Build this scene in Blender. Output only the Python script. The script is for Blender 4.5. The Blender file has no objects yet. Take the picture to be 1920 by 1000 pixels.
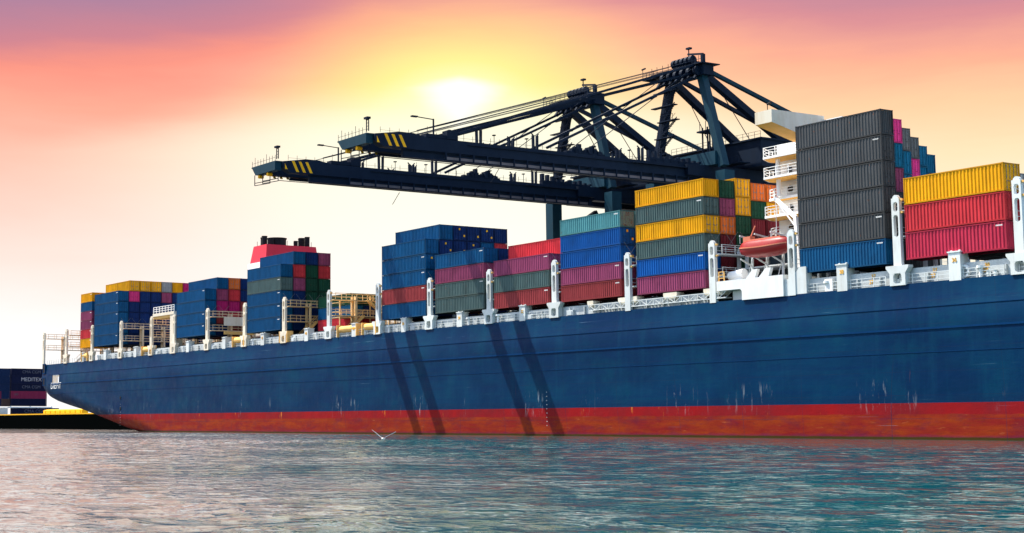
import bpy, math, random
import numpy as np
from mathutils import Vector, Matrix
R = math.radians
rnd = random.Random(7)
SC = bpy.context.scene
COL = SC.collection

# ------------------------------------------------------------------ camera frame (used to survey real positions)
F, PX, PY, HY = 3000.0, 650.0, 421.0, 796.0
PITCH = math.atan((HY - PY) / F)
AZ = R(30.07)                                   # heading: this far to the right of the ship's aft direction
CAM = Vector((0, -130, 1.5))
HEAD = Vector((-math.cos(AZ), math.sin(AZ), 0))
RIGHT = Vector((math.sin(AZ), math.cos(AZ), 0))
FWD = HEAD * math.cos(PITCH) + Vector((0, 0, 1)) * math.sin(PITCH)
UP = Vector((0, 0, 1)) * math.cos(PITCH) - HEAD * math.sin(PITCH)

def at(x, y, Y=0.0):
    """survey: the world point of the plane at lateral distance Y seen at photo pixel x, y"""
    d = FWD * F + RIGHT * (x - PX) + UP * (PY - y)
    t = (Y - CAM.y) / d.y
    return CAM + d * t

# ------------------------------------------------------------------ object helpers
WORLD = {}
def tag(o, label=None, cat=None, group=None, kind=None):
    if label: o['label'] = label
    if cat: o['category'] = cat
    if group: o['group'] = group
    if kind: o['kind'] = kind
    return o

def empty(name, loc):
    o = bpy.data.objects.new(name, None)
    o.location = loc
    o.empty_display_size = 1
    COL.objects.link(o)
    WORLD[o.name] = Vector(loc)
    return o

class MB:
    def __init__(s): s.v = []; s.f = []; s.mi = []
    def quad(s, pts, m=0):
        n = len(s.v); s.v += [tuple(p) for p in pts]; s.f.append(tuple(range(n, n + len(pts)))); s.mi.append(m)
    def hexa(s, p, m=0):
        n = len(s.v); s.v += [tuple(q) for q in p]
        for f in ((0, 3, 2, 1), (4, 5, 6, 7), (0, 1, 5, 4), (1, 2, 6, 5), (2, 3, 7, 6), (3, 0, 4, 7)):
            s.f.append(tuple(n + i for i in f)); s.mi.append(m)
    def box(s, x0, x1, y0, y1, z0, z1, m=0):
        s.hexa([(x0, y0, z0), (x1, y0, z0), (x1, y1, z0), (x0, y1, z0), (x0, y0, z1), (x1, y0, z1), (x1, y1, z1), (x0, y1, z1)], m)
    def bar(s, p, q, w, h=None, m=0, up=(0, 0, 1)):
        p = Vector(p); q = Vector(q); h = h or w
        d = (q - p).normalized(); u = Vector(up)
        if abs(d.dot(u)) > .98: u = Vector((1, 0, 0))
        a = d.cross(u).normalized() * (w / 2); b = a.cross(d).normalized() * (h / 2)
        s.hexa([p - a - b, p + a - b, p + a + b, p - a + b, q - a - b, q + a - b, q + a + b, q - a + b], m)
    def tube(s, p, q, r, n=8, m=0, r2=None, caps=True):
        p = Vector(p); q = Vector(q); r2 = r if r2 is None else r2
        d = (q - p).normalized(); u = Vector((0, 0, 1))
        if abs(d.dot(u)) > .98: u = Vector((1, 0, 0))
        a = d.cross(u).normalized(); b = a.cross(d).normalized()
        k = len(s.v)
        for c, rr in ((p, r), (q, r2)):
            for i in range(n):
                t = 2 * math.pi * i / n
                s.v.append(tuple(c + a * rr * math.cos(t) + b * rr * math.sin(t)))
        for i in range(n):
            j = (i + 1) % n
            s.f.append((k + i, k + j, k + n + j, k + n + i)); s.mi.append(m)
        if caps:
            s.f.append(tuple(k + i for i in reversed(range(n)))); s.mi.append(m)
            s.f.append(tuple(k + n + i for i in range(n))); s.mi.append(m)
    def prism(s, poly, fn, d0, d1, m=0):
        """polygon (u, v) extruded between d0 and d1; fn(u, v, d) -> xyz"""
        n = len(poly); k = len(s.v)
        for d in (d0, d1):
            for (u, v) in poly: s.v.append(tuple(fn(u, v, d)))
        s.f.append(tuple(k + i for i in reversed(range(n)))); s.mi.append(m)
        s.f.append(tuple(k + n + i for i in range(n))); s.mi.append(m)
        for i in range(n):
            j = (i + 1) % n
            s.f.append((k + i, k + j, k + n + j, k + n + i)); s.mi.append(m)
    def corner(s, x, z, sx, sz, r, y0, y1, m=0):
        """rounded fillet filling the inside corner at x, z"""
        pts = [(x, z)]
        for i in range(5):
            t = math.pi / 2 * i / 4
            pts.append((x + sx * (r - r * math.sin(t)), z + sz * (r - r * math.cos(t))))
        s.prism(pts, lambda u, v, d: (u, d, v), y0, y1, m)
    def mesh(s, name, mats, origin=None, smooth=False):
        if origin is None:
            a = np.array(s.v); origin = Vector((a.min(0) + a.max(0)) / 2)
        me = bpy.data.meshes.new(name)
        me.from_pydata([tuple(Vector(v) - origin) for v in s.v], [], s.f)
        for m in (mats if isinstance(mats, (list, tuple)) else [mats]): me.materials.append(m)
        if len(me.materials) > 1: me.polygons.foreach_set('material_index', s.mi)
        if smooth: me.polygons.foreach_set('use_smooth', [True] * len(me.polygons))
        import bmesh
        bm = bmesh.new(); bm.from_mesh(me); bmesh.ops.recalc_face_normals(bm, faces=bm.faces); bm.to_mesh(me); bm.free()
        me.update()
        return me, origin
    def build(s, name, mats, parent=None, label=None, smooth=False, origin=None):
        me, o0 = s.mesh(name, mats, origin, smooth)
        o = bpy.data.objects.new(name, me); COL.objects.link(o)
        WORLD[o.name] = o0
        if parent is not None:
            o.parent = parent; o.location = o0 - WORLD[parent.name]
        else: o.location = o0
        if label: o['label'] = label
        return o

def inst(name, me, parent, loc):
    o = bpy.data.objects.new(name, me); COL.objects.link(o); o.parent = parent; o.location = loc
    WORLD[o.name] = WORLD[parent.name] + Vector(loc)
    return o

def copy_tree(o, parent=None, move=None):
    c = o.copy(); COL.objects.link(c); c.parent = parent
    if move is not None: c.location = o.location + Vector(move)
    for ch in list(o.children): copy_tree(ch, c)
    return c

def text_part(name, txt, size, mat, parent, loc, ax, ay, depth=.02, width=None):
    cu = bpy.data.curves.new('lettering', 'FONT'); cu.body = txt; cu.size = size; cu.extrude = depth
    cu.align_x = 'CENTER'; cu.align_y = 'CENTER'
    tmp = bpy.data.objects.new('lettering', cu); COL.objects.link(tmp)
    dg = bpy.context.evaluated_depsgraph_get()
    me = bpy.data.meshes.new_from_object(tmp.evaluated_get(dg))
    bpy.data.objects.remove(tmp); bpy.data.curves.remove(cu)
    ax = Vector(ax); ay = Vector(ay); az = ax.cross(ay)
    co = np.array([v.co[:] for v in me.vertices])
    k = 1.0 if width is None else width / max(.01, co[:, 0].max() - co[:, 0].min())
    for v in me.vertices: v.co = ax * v.co.x * k + ay * v.co.y + az * v.co.z
    me.materials.clear(); me.materials.append(mat)
    o = bpy.data.objects.new(name, me); COL.objects.link(o)
    o.parent = parent; o.location = Vector(loc) - WORLD[parent.name]; WORLD[o.name] = Vector(loc)
    return o

# ------------------------------------------------------------------ materials
class NT:
    def __init__(s, tree): s.t = tree; s.n = tree.nodes; s.l = tree.links
    def set(s, sock, v):
        if hasattr(v, 'is_output') or isinstance(v, bpy.types.NodeSocket): s.l.new(v, sock)
        elif v is not None: sock.default_value = v
    def node(s, typ, ins=None, **kw):
        n = s.n.new(typ)
        for k, v in kw.items(): setattr(n, k, v)
        for k, v in (ins or {}).items(): s.set(n.inputs[k], v)
        return n
    def math(s, op, a, b=None, c=None, clamp=False):
        n = s.node('ShaderNodeMath', operation=op, use_clamp=clamp)
        s.set(n.inputs[0], a)
        if b is not None: s.set(n.inputs[1], b)
        if c is not None: s.set(n.inputs[2], c)
        return n.outputs[0]
    def mix(s, fac, a, b, blend='MIX'):
        n = s.node('ShaderNodeMix', data_type='RGBA', blend_type=blend)
        s.set(n.inputs[0], fac); s.set(n.inputs[6], a); s.set(n.inputs[7], b)
        return n.outputs[2]
    def ramp(s, fac, stops, interp='LINEAR'):
        n = s.node('ShaderNodeValToRGB'); cr = n.color_ramp; cr.interpolation = interp
        while len(cr.elements) > 1: cr.elements.remove(cr.elements[-1])
        cr.elements[0].position = stops[0][0]; cr.elements[0].color = c4(stops[0][1])
        for p, c in stops[1:]:
            e = cr.elements.new(p); e.color = c4(c)
        s.set(n.inputs[0], fac)
        return n.outputs[0]
    def range(s, v, a, b, c=0.0, d=1.0, smooth=False):
        n = s.node('ShaderNodeMapRange', interpolation_type='SMOOTHSTEP' if smooth else 'LINEAR')
        s.set(n.inputs[0], v)
        for i, q in enumerate((a, b, c, d)): s.set(n.inputs[i + 1], q)
        return n.outputs[0]
    def noise(s, vec, scale, detail=4, rough=.55, sc=(1, 1, 1), dist=0.0):
        m = s.node('ShaderNodeMapping', {'Vector': vec}); m.inputs['Scale'].default_value = sc
        n = s.node('ShaderNodeTexNoise', {'Vector': m.outputs[0]})
        n.inputs['Scale'].default_value = scale; n.inputs['Detail'].default_value = detail
        n.inputs['Roughness'].default_value = rough; n.inputs['Distortion'].default_value = dist
        return n.outputs[0]

def c4(c):
    if isinstance(c, (int, float)): return (c, c, c, 1)
    return tuple(c) if len(c) == 4 else tuple(c) + (1,)
def lin(r, g, b, k=1.0):
    f = lambda u: (u / 12.92 if u <= .04045 else ((u + .055) / 1.055) ** 2.4) * k
    return (f(r / 255), f(g / 255), f(b / 255))

def mat_new(name):
    m = bpy.data.materials.new(name); m.use_nodes = True
    nt = NT(m.node_tree); bs = m.node_tree.nodes['Principled BSDF']
    return m, nt, bs

def paint(name, col, rough=.5, dirt=.35, rust=.0, metal=0.0, streak=True, var=.12, dirtcol=None, scale=1.0, bump=.0, spec=.10):
    m, nt, bs = mat_new(name)
    tc = nt.node('ShaderNodeTexCoord').outputs['Object']
    oi = nt.node('ShaderNodeObjectInfo')
    rv = nt.range(oi.outputs['Random'], 0, 1, 1 - var, 1 + var)
    off = nt.node('ShaderNodeVectorMath', {0: tc, 1: nt.node('ShaderNodeCombineXYZ', {0: nt.math('MULTIPLY', oi.outputs['Random'], 91.0), 1: nt.math('MULTIPLY', oi.outputs['Random'], 37.0), 2: 0.0}).outputs[0]}, operation='ADD').outputs[0]
    hsv = nt.node('ShaderNodeHueSaturation', {'Color': c4(col), 'Value': rv})
    base = hsv.outputs[0]
    n1 = nt.noise(off, .9 * scale, 5, .6, (1, 1, .35) if streak else (1, 1, 1))
    n2 = nt.noise(off, 5 * scale, 4, .6, (1.2, 1.2, .12) if streak else (1, 1, 1))
    d = nt.math('MULTIPLY', nt.range(n1, .42, .7, 0, 1), nt.range(n2, .3, .7, .35, 1), clamp=True)
    d = nt.math('MULTIPLY', d, dirt)
    dc = dirtcol or tuple(c * .45 + .0015 for c in col)
    base = nt.mix(d, base, c4(dc))
    fade = nt.math('MULTIPLY', nt.range(nt.noise(off, .55 * scale, 3, .5), .45, .75), dirt * .5)
    base = nt.mix(fade, base, c4(tuple(min(.88, c * 1.22 + min(.004, c * .3)) for c in col)))
    if rust > 0:
        rn = nt.noise(off, 2.6 * scale, 8, .72, (1, 1, .6))
        rm = nt.math('MULTIPLY', nt.range(rn, .68 - rust * .25, .74 - rust * .25), .9)
        base = nt.mix(rm, base, c4((.16, .055, .022)))
    nt.set(bs.inputs['Base Color'], base)
    nt.set(bs.inputs['Roughness'], nt.range(n1, .2, .8, rough - .1, rough + .15))
    bs.inputs['Metallic'].default_value = metal
    bs.inputs['Specular IOR Level'].default_value = spec
    if bump > 0:
        b = nt.node('ShaderNodeBump', {'Height': n2, 'Strength': bump, 'Distance': .03})
        nt.set(bs.inputs['Normal'], b.outputs[0])
    return m

CC = {  # container paints (real-world base colours)
    'B': ('blue', (.0008, .075, .19)), 'N': ('navy blue', (.0015, .022, .11)), 'Y': ('yellow', (.80, .36, .004)),
    'K': ('brick red', (.30, .042, .045)), 'P': ('mauve', (.27, .05, .115)), 'G': ('grey green', (.075, .12, .115)),
    'T': ('teal', (.085, .27, .29)), 'C': ('charcoal', (.058, .061, .064)), 'U': ('teal blue', (.002, .15, .27)), 'V': ('vivid pink', (.85, .05, .26)), 'S': ('slate grey', (.16, .165, .16)), 'R': ('bright red', (.55, .035, .045)),
    'M': ('magenta', (.42, .012, .12)), 'O': ('orange', (.72, .15, .02)), 'D': ('dark green', (.006, .055, .03)),
    'W': ('pale grey', (.30, .31, .31)), 'I': ('pink', (.60, .035, .17)), 'E': ('crimson', (.48, .028, .065)),
    'F': ('bright blue', (.002, .085, .32)), 'A': ('maroon', (.14, .012, .02))}
CM = {k: paint('container_paint_' + n.replace(' ', '_'), c, .5, .75, .24 if k in 'TECGK' else .12, var=.14) for k, (n, c) in CC.items()}
FRAME = {k: paint('container_frame_' + n.replace(' ', '_'), tuple(q * .62 for q in c), .55, .6, .22, var=.1) for k, (n, c) in CC.items()}
M_RUSTY = paint('rusted_teal_panel', (.16, .24, .20), .7, .7, .62)
M_WHITE = paint('ship_white_paint', (.80, .80, .78), .45, .28, .06, dirtcol=(.45, .42, .36))
M_LGREY = paint('light_grey_deck_paint', (.50, .54, .55), .5, .5, .10, dirtcol=(.22, .2, .17))
M_POST = paint('pale_grey_post_paint', (.60, .63, .62), .5, .55, .10, dirtcol=(.38, .34, .27))
M_CREAM = paint('cream_paint', (.70, .64, .52), .5, .5, .10, dirtcol=(.45, .32, .16))
M_OCHRE = paint('ochre_and_bounce_paint', (.80, .47, .15), .55, .4, .12, dirtcol=(.4, .2, .06))  # orange of deck fittings; on the aft stairs, bounced light put into the colour
M_GOLD = paint('golden_frame_bounce_tint', (.74, .52, .26), .55, .45, .1, dirtcol=(.4, .24, .1))  # warm bounced light on the frames put into the colour
M_SOFF = paint('bounce_light_soffit_ochre', (.85, .45, .10), .55, .25, .04)  # orange bounce on the undersides put into the colour
M_TANW = paint('tan_frame_bounce_tint', (.66, .50, .33), .55, .4, .12, dirtcol=(.35, .2, .09))  # bounced light on the aft frames carried by the tan
M_DECK = paint('deck_dark_paint', (.035, .05, .055), .7, .5, .1)
M_BLACK = paint('black_paint', (.012, .013, .016), .5, .3, .04)
M_RED = paint('funnel_red_paint', (.62, .035, .06), .45, .2, .02)
M_BOAT = paint('lifeboat_red_paint', (.25, .010, .011), .35, .3, .0, spec=.3)
M_BOATT = paint('lifeboat_pale_orange_paint', (.62, .20, .12), .35, .25, .0)
M_CRANE = paint('crane_navy_paint', (.0022, .010, .026), .6, .4, .02, spec=.1)
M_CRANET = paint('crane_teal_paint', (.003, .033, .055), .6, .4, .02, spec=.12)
M_WALK = paint('crane_walkway_paint', (.17, .15, .16), .6, .4, .1)
M_YEL = paint('hazard_yellow_paint', (.85, .42, .01), .5, .3, .05)
M_GLASS = paint('dark_window_glass', (.01, .014, .018), .08, .1, 0, spec=.5)
M_ROPE = paint('steel_rod_grey', (.16, .17, .18), .45, .3, .05)
M_MARK = paint('white_marking_paint', (.72, .72, .70), .6, .3, .0)
M_LETT = paint('worn_lettering', (.30, .30, .34), .6, .6, 0)
M_LETD = paint('faded_lettering', (.07, .075, .11), .6, .6, 0)
M_MARKD = paint('black_marking_paint', (.03, .022, .01), .6, .2, .0)
M_QUAY = paint('shade_black_quay_wall', (.0015, .002, .002), .9, .4, .0, streak=True, spec=.0)  # the wall's shade is put into this near-black base
M_CONC = paint('quay_concrete', (.26, .25, .23), .85, .5, 0, streak=False, scale=.2)
M_QN = paint('quay_container_dark_navy', (.003, .006, .028), .7, .3, .04)
M_QB = paint('quay_container_dark_blue', (.004, .015, .055), .65, .3, .04)
M_QM = paint('quay_container_maroon', (.16, .014, .05), .65, .3, .04)
M_QT = paint('quay_container_brown', (.06, .035, .03), .65, .3, .04)
M_GULL = paint('gull_white_feathers', (.82, .81, .79), .8, .1, 0, streak=False)
M_GULLG = paint('gull_grey_feathers', (.45, .47, .5), .8, .1, 0, streak=False)
M_BEAK = paint('gull_beak_orange', (.7, .3, .03), .5, .1, 0)

def hull_material():
    m, nt, bs = mat_new('hull_paint')
    g = nt.node('ShaderNodeNewGeometry').outputs['Position']
    sp = nt.node('ShaderNodeSeparateXYZ', {0: g}); X, Z = sp.outputs[0], sp.outputs[2]
    P = lambda sc, d=4, r=.55, v=(1, 1, 1), di=0.0: nt.noise(g, sc, d, r, v, di)
    # blue topsides: broad tone shifts, fine horizontal brushing, vertical plate joints
    blue = nt.mix(nt.range(P(.06, 4, .6, (1, 1, 2.0)), .40, .60), c4((.0001, .018, .057)), c4((.0001, .030, .077)))
    blue = nt.mix(nt.math('MULTIPLY', nt.range(P(.6, 6, .7, (.12, 1, 3.2)), .42, .66), .6), blue, c4((.0003, .017, .068)))
    blue = nt.mix(nt.math('MULTIPLY', nt.range(P(.35, 7, .74, (1.6, 1, .15)), .50, .70), .55), blue, c4((.002, .040, .085)))
    blue = nt.mix(nt.math('MULTIPLY', nt.range(P(.13, 5, .65), .52, .68), .5), blue, c4((.0006, .044, .082)))
    # red boot-topping, worn to orange and purple below
    red = nt.mix(nt.range(P(.34, 7, .7, (.38, 1, 2.2)), .40, .62), c4((.19, .011, .010)), c4((.25, .032, .006)))
    red = nt.mix(nt.math('MULTIPLY', nt.range(P(.46, 7, .72, (.5, 1, 1.5)), .50, .66), .6), red, c4((.095, .010, .028)))
    red = nt.mix(nt.math('MULTIPLY', nt.range(P(1.6, 6, .7, (.25, 1, 2.5)), .52, .66), .6), red, c4((.15, .018, .008)))
    red = nt.mix(nt.math('MULTIPLY', nt.range(P(.7, 5, .65, (.5, 1, 3)), .62, .72), .55), red, c4((.38, .10, .03)))
    edge = nt.math('ADD', Z, nt.math('MULTIPLY', P(.7, 4, .6, (.5, 1, 1)), .35))
    crisp = nt.mix(nt.range(P(.2, 4, .6), .35, .65), c4((.25, .007, .009)), c4((.17, .010, .014)))
    red = nt.mix(nt.range(edge, 2.62, 2.72), red, crisp)
    red = nt.mix(nt.math('MULTIPLY', nt.range(P(.5, 7, .75, (1.3, 1, .2)), .62, .7), nt.range(Z, 1.6, 3.2)), red, c4((.60, .20, .03)))
    low = nt.math('ADD', Z, nt.math('MULTIPLY', P(.45, 5, .7, (.6, 1, 1)), .8))
    red = nt.mix(nt.range(low, .95, .45), red, c4((.11, .012, .05)))
    red = nt.mix(nt.range(nt.math('ADD', Z, nt.math('MULTIPLY', P(.9, 5, .7, (.4, 1, 1)), .22)), .42, .30), red, c4((.05, .03, .006)))
    base = nt.mix(nt.range(Z, 3.60, 3.64), red, blue)
    # dark band of grime just above the paint line
    gr = nt.math('MULTIPLY', nt.math('MULTIPLY', nt.range(Z, 4.6, 3.9), nt.range(Z, 3.62, 3.66)), nt.range(P(.3, 4, .6), .35, .7, .2, .75))
    base = nt.mix(gr, base, c4((.003, .018, .055)))
    # white scuffs from fenders
    cl = nt.range(P(.10, 2, .5, (1, 1, .01)), .50, .60)
    sc = nt.range(P(1.7, 5, .75, (1.0, 1, .16), .4), .575, .64)
    zz = nt.math('MULTIPLY', nt.range(Z, 2.4, 3.4), nt.range(Z, 6.4, 5.0))
    s = nt.math('MULTIPLY', nt.math('MULTIPLY', cl, sc), zz)
    fine = nt.math('MULTIPLY', nt.range(P(2.4, 3, .6, (.03, 1, 2.6)), .70, .73), nt.math('MULTIPLY', nt.range(P(.12, 3, .5), .42, .6), .5))
    base = nt.mix(nt.math('MULTIPLY', s, .34), base, c4((.42, .46, .48)))
    base = nt.mix(fine, base, c4((.14, .25, .34)))
    # rust runs
    rr = nt.math('MULTIPLY', nt.math('MULTIPLY', nt.range(P(.9, 5, .7, (1, 1, .06)), .68, .74), nt.range(P(.08, 3, .5), .42, .58)), nt.range(Z, 9.0, 3.4))
    base = nt.mix(nt.math('MULTIPLY', rr, .8), base, c4((.34, .12, .025)))
    # weld seams of the shell plating
    def line(v, period, w):
        f = nt.math('FRACT', nt.math('DIVIDE', v, period))
        return nt.math('LESS_THAN', f, w / period)
    seam = nt.math('MAXIMUM', line(nt.math('ADD', X, nt.math('MULTIPLY', P(.02, 1), 20)), 11.3, .07), line(nt.math('ADD', Z, .33), 2.35, .05))
    base = nt.mix(nt.math('MULTIPLY', seam, nt.range(P(.2, 3), .35, .7, .1, .7)), base, c4((.01, .02, .05)))
    nt.set(bs.inputs['Base Color'], base)
    nt.set(bs.inputs['Roughness'], nt.range(P(.5, 4), .3, .7, .4, .6))
    bs.inputs['Specular IOR Level'].default_value = .04
    hgt = nt.math('ADD', nt.math('MULTIPLY', P(.28, 3, .5), 1.0), nt.math('MULTIPLY', P(2.5, 5, .6, (.5, 1, 2)), .12))
    b = nt.node('ShaderNodeBump', {'Height': hgt, 'Strength': .35, 'Distance': .25})
    nt.set(bs.inputs['Normal'], b.outputs[0])
    return m
M_HULL = hull_material()
M_HULLB = paint('hull_strake_blue', (.0003, .030, .10), .6, .3, .0, spec=.04)

def water_material():
    m, nt, bs = mat_new('harbour_water')
    g = nt.node('ShaderNodeNewGeometry').outputs['Position']
    big = nt.noise(g, .03, 3, .5)
    bs.inputs['Roughness'].default_value = .04
    bs.inputs['IOR'].default_value = 1.24
    rip = nt.range(nt.noise(g, 1.05, 3, .5, (1, 1, 1), .35), .44, .60, 0, 1, smooth=True)
    rip2 = nt.range(nt.noise(g, 2.3, 2, .5, (1, 1, 1), .3), .45, .62, 0, 1, smooth=True)
    gust = nt.range(nt.noise(g, .06, 3, .55), .38, .62, .6, 1.35)
    # mask astern to abeam: steeper ripples and painted pale reflection astern, patchy ripples abeam
    sp = nt.node('ShaderNodeVectorMath', {0: g, 1: tuple(RIGHT)}, operation='DOT_PRODUCT').outputs['Value']
    sp = nt.math('ADD', nt.math('SUBTRACT', sp, CAM.dot(RIGHT)), nt.math('MULTIPLY', nt.math('SUBTRACT', nt.noise(g, .05, 4, .6), .5), 40.0))
    patch = nt.range(nt.noise(g, .42, 4, .6, (1, 1, 1), .6), .52, .60, 0, 1, smooth=True)
    rough = nt.range(sp, -10, 8, 0, 1, smooth=True)
    deep = nt.mix(nt.range(big, .35, .65), c4((.00003, .062, .050)), c4((.00003, .046, .047)))
    nt.set(bs.inputs['Base Color'], nt.mix(rough, c4((.085, .090, .084)), deep))   # bright sky reflection astern painted in as a pale base
    gust = nt.math('MULTIPLY', gust, nt.math('ADD', nt.math('MULTIPLY', rough, nt.range(patch, 0, 1, .26, 1.45)), nt.math('MULTIPLY', nt.math('SUBTRACT', 1.0, rough), nt.range(patch, 0, 1, .9, 1.5))))
    h = nt.math('ADD', nt.math('MULTIPLY', rip, .034), nt.math('MULTIPLY', rip2, .014))
    h = nt.math('ADD', nt.math('MULTIPLY', h, gust), nt.math('MULTIPLY', nt.math('MULTIPLY', nt.noise(g, 5.5, 4, .6), .012), gust))
    b = nt.node('ShaderNodeBump', {'Height': h, 'Strength': 1.0, 'Distance': 1.0})
    nt.set(bs.inputs['Normal'], b.outputs[0])
    return m
M_WATER = water_material()

# ------------------------------------------------------------------ water: one sheet to the horizon, real chop near the camera
def build_water():
    x0, x1, y0, y1, st = -270, -10, -126, -.6, .24
    nx = int((x1 - x0) / st); ny = int((y1 - y0) / st)
    xs = np.linspace(x0, x1, nx); ys = np.linspace(y0, y1, ny)
    Xg, Yg = np.meshgrid(xs, ys)
    rg = np.random.default_rng(3)
    Zg = np.zeros_like(Xg); Dx = np.zeros_like(Xg); Dy = np.zeros_like(Xg)
    wind = math.atan2(-.55, .84)
    for i in range(70):
        lam = .75 * (5.0 / .75) ** (rg.random() ** 1.5)
        k = 2 * math.pi / lam
        th = wind + rg.normal(0, .6)
        a = .0026 * lam ** .8 * (.5 + rg.random())
        ph = rg.random() * 6.283
        A = k * (Xg * math.cos(th) + Yg * math.sin(th)) + ph
        Zg += a * np.cos(A); Dx -= a * .8 * math.cos(th) * np.sin(A); Dy -= a * .8 * math.sin(th) * np.sin(A)
    patch = .75 + .35 * np.sin(Xg * .043 + 1.3 * np.sin(Yg * .05)) * np.cos(Yg * .061 + Xg * .017)
    rr = Xg * RIGHT.x + (Yg + 130) * RIGHT.y
    t = np.clip((rr + 8 + 5 * np.sin(Xg * .11) + 4 * np.sin(Yg * .17 + 1)) / 16, 0, 1); patch = patch * (1.2 - .72 * t * t * (3 - 2 * t))
    e = np.minimum.reduce([(Xg - x0) / 12, (x1 - Xg) / 6, (Yg - y0) / 4, (y1 - Yg) / 3 + .25]); e = np.clip(e, 0, 1)
    edge = np.zeros_like(Xg, bool); edge[0] = edge[-1] = True; edge[:, 0] = edge[:, -1] = True
    w = e * patch; w[edge] = 0
    P = np.stack([Xg + Dx * w, Yg + Dy * w, Zg * w], -1).reshape(-1, 3)
    idx = np.arange(nx * ny).reshape(ny, nx)
    q = np.stack([idx[:-1, :-1], idx[:-1, 1:], idx[1:, 1:], idx[1:, :-1]], -1).reshape(-1, 4)
    big = 9000.0
    o = len(P)
    ex = np.array([[-big, -big, 0], [big, -big, 0], [big, big, 0], [-big, big, 0]], float)
    c = [idx[0, 0], idx[0, -1], idx[-1, -1], idx[-1, 0]]
    loops = [list(f) for f in q]
    loops.append([o, o + 1] + [int(v) for v in idx[0, ::-1]]); loops.append([o + 1, o + 2] + [int(v) for v in idx[::-1, -1]])
    loops.append([o + 2, o + 3] + [int(v) for v in idx[-1, :]]); loops.append([o + 3, o] + [int(v) for v in idx[:, 0]])
    me = bpy.data.meshes.new('water')
    V = np.concatenate([P, ex])
    me.vertices.add(len(V)); me.vertices.foreach_set('co', V.ravel())
    tot = sum(len(l) for l in loops)
    me.loops.add(tot); me.loops.foreach_set('vertex_index', np.concatenate([np.array(l) for l in loops]))
    me.polygons.add(len(loops))
    ln = np.array([len(l) for l in loops]); me.polygons.foreach_set('loop_start', np.concatenate([[0], np.cumsum(ln)[:-1]]))
    me.polygons.foreach_set('use_smooth', [True] * len(loops))
    me.update(calc_edges=True); me.validate()
    me.materials.append(M_WATER)
    ob = bpy.data.objects.new('water', me); COL.objects.link(ob)
    tag(ob, 'choppy teal harbour water in front of the ship', None, None, 'structure')
build_water()

# ------------------------------------------------------------------ the ship
DK = 15.65       # deck edge height
BEAM = 44.0
ship = empty('container_ship', (-220, 22, 0))
tag(ship, 'huge blue and red hulled container ship moored along the quay', 'ship')

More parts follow.
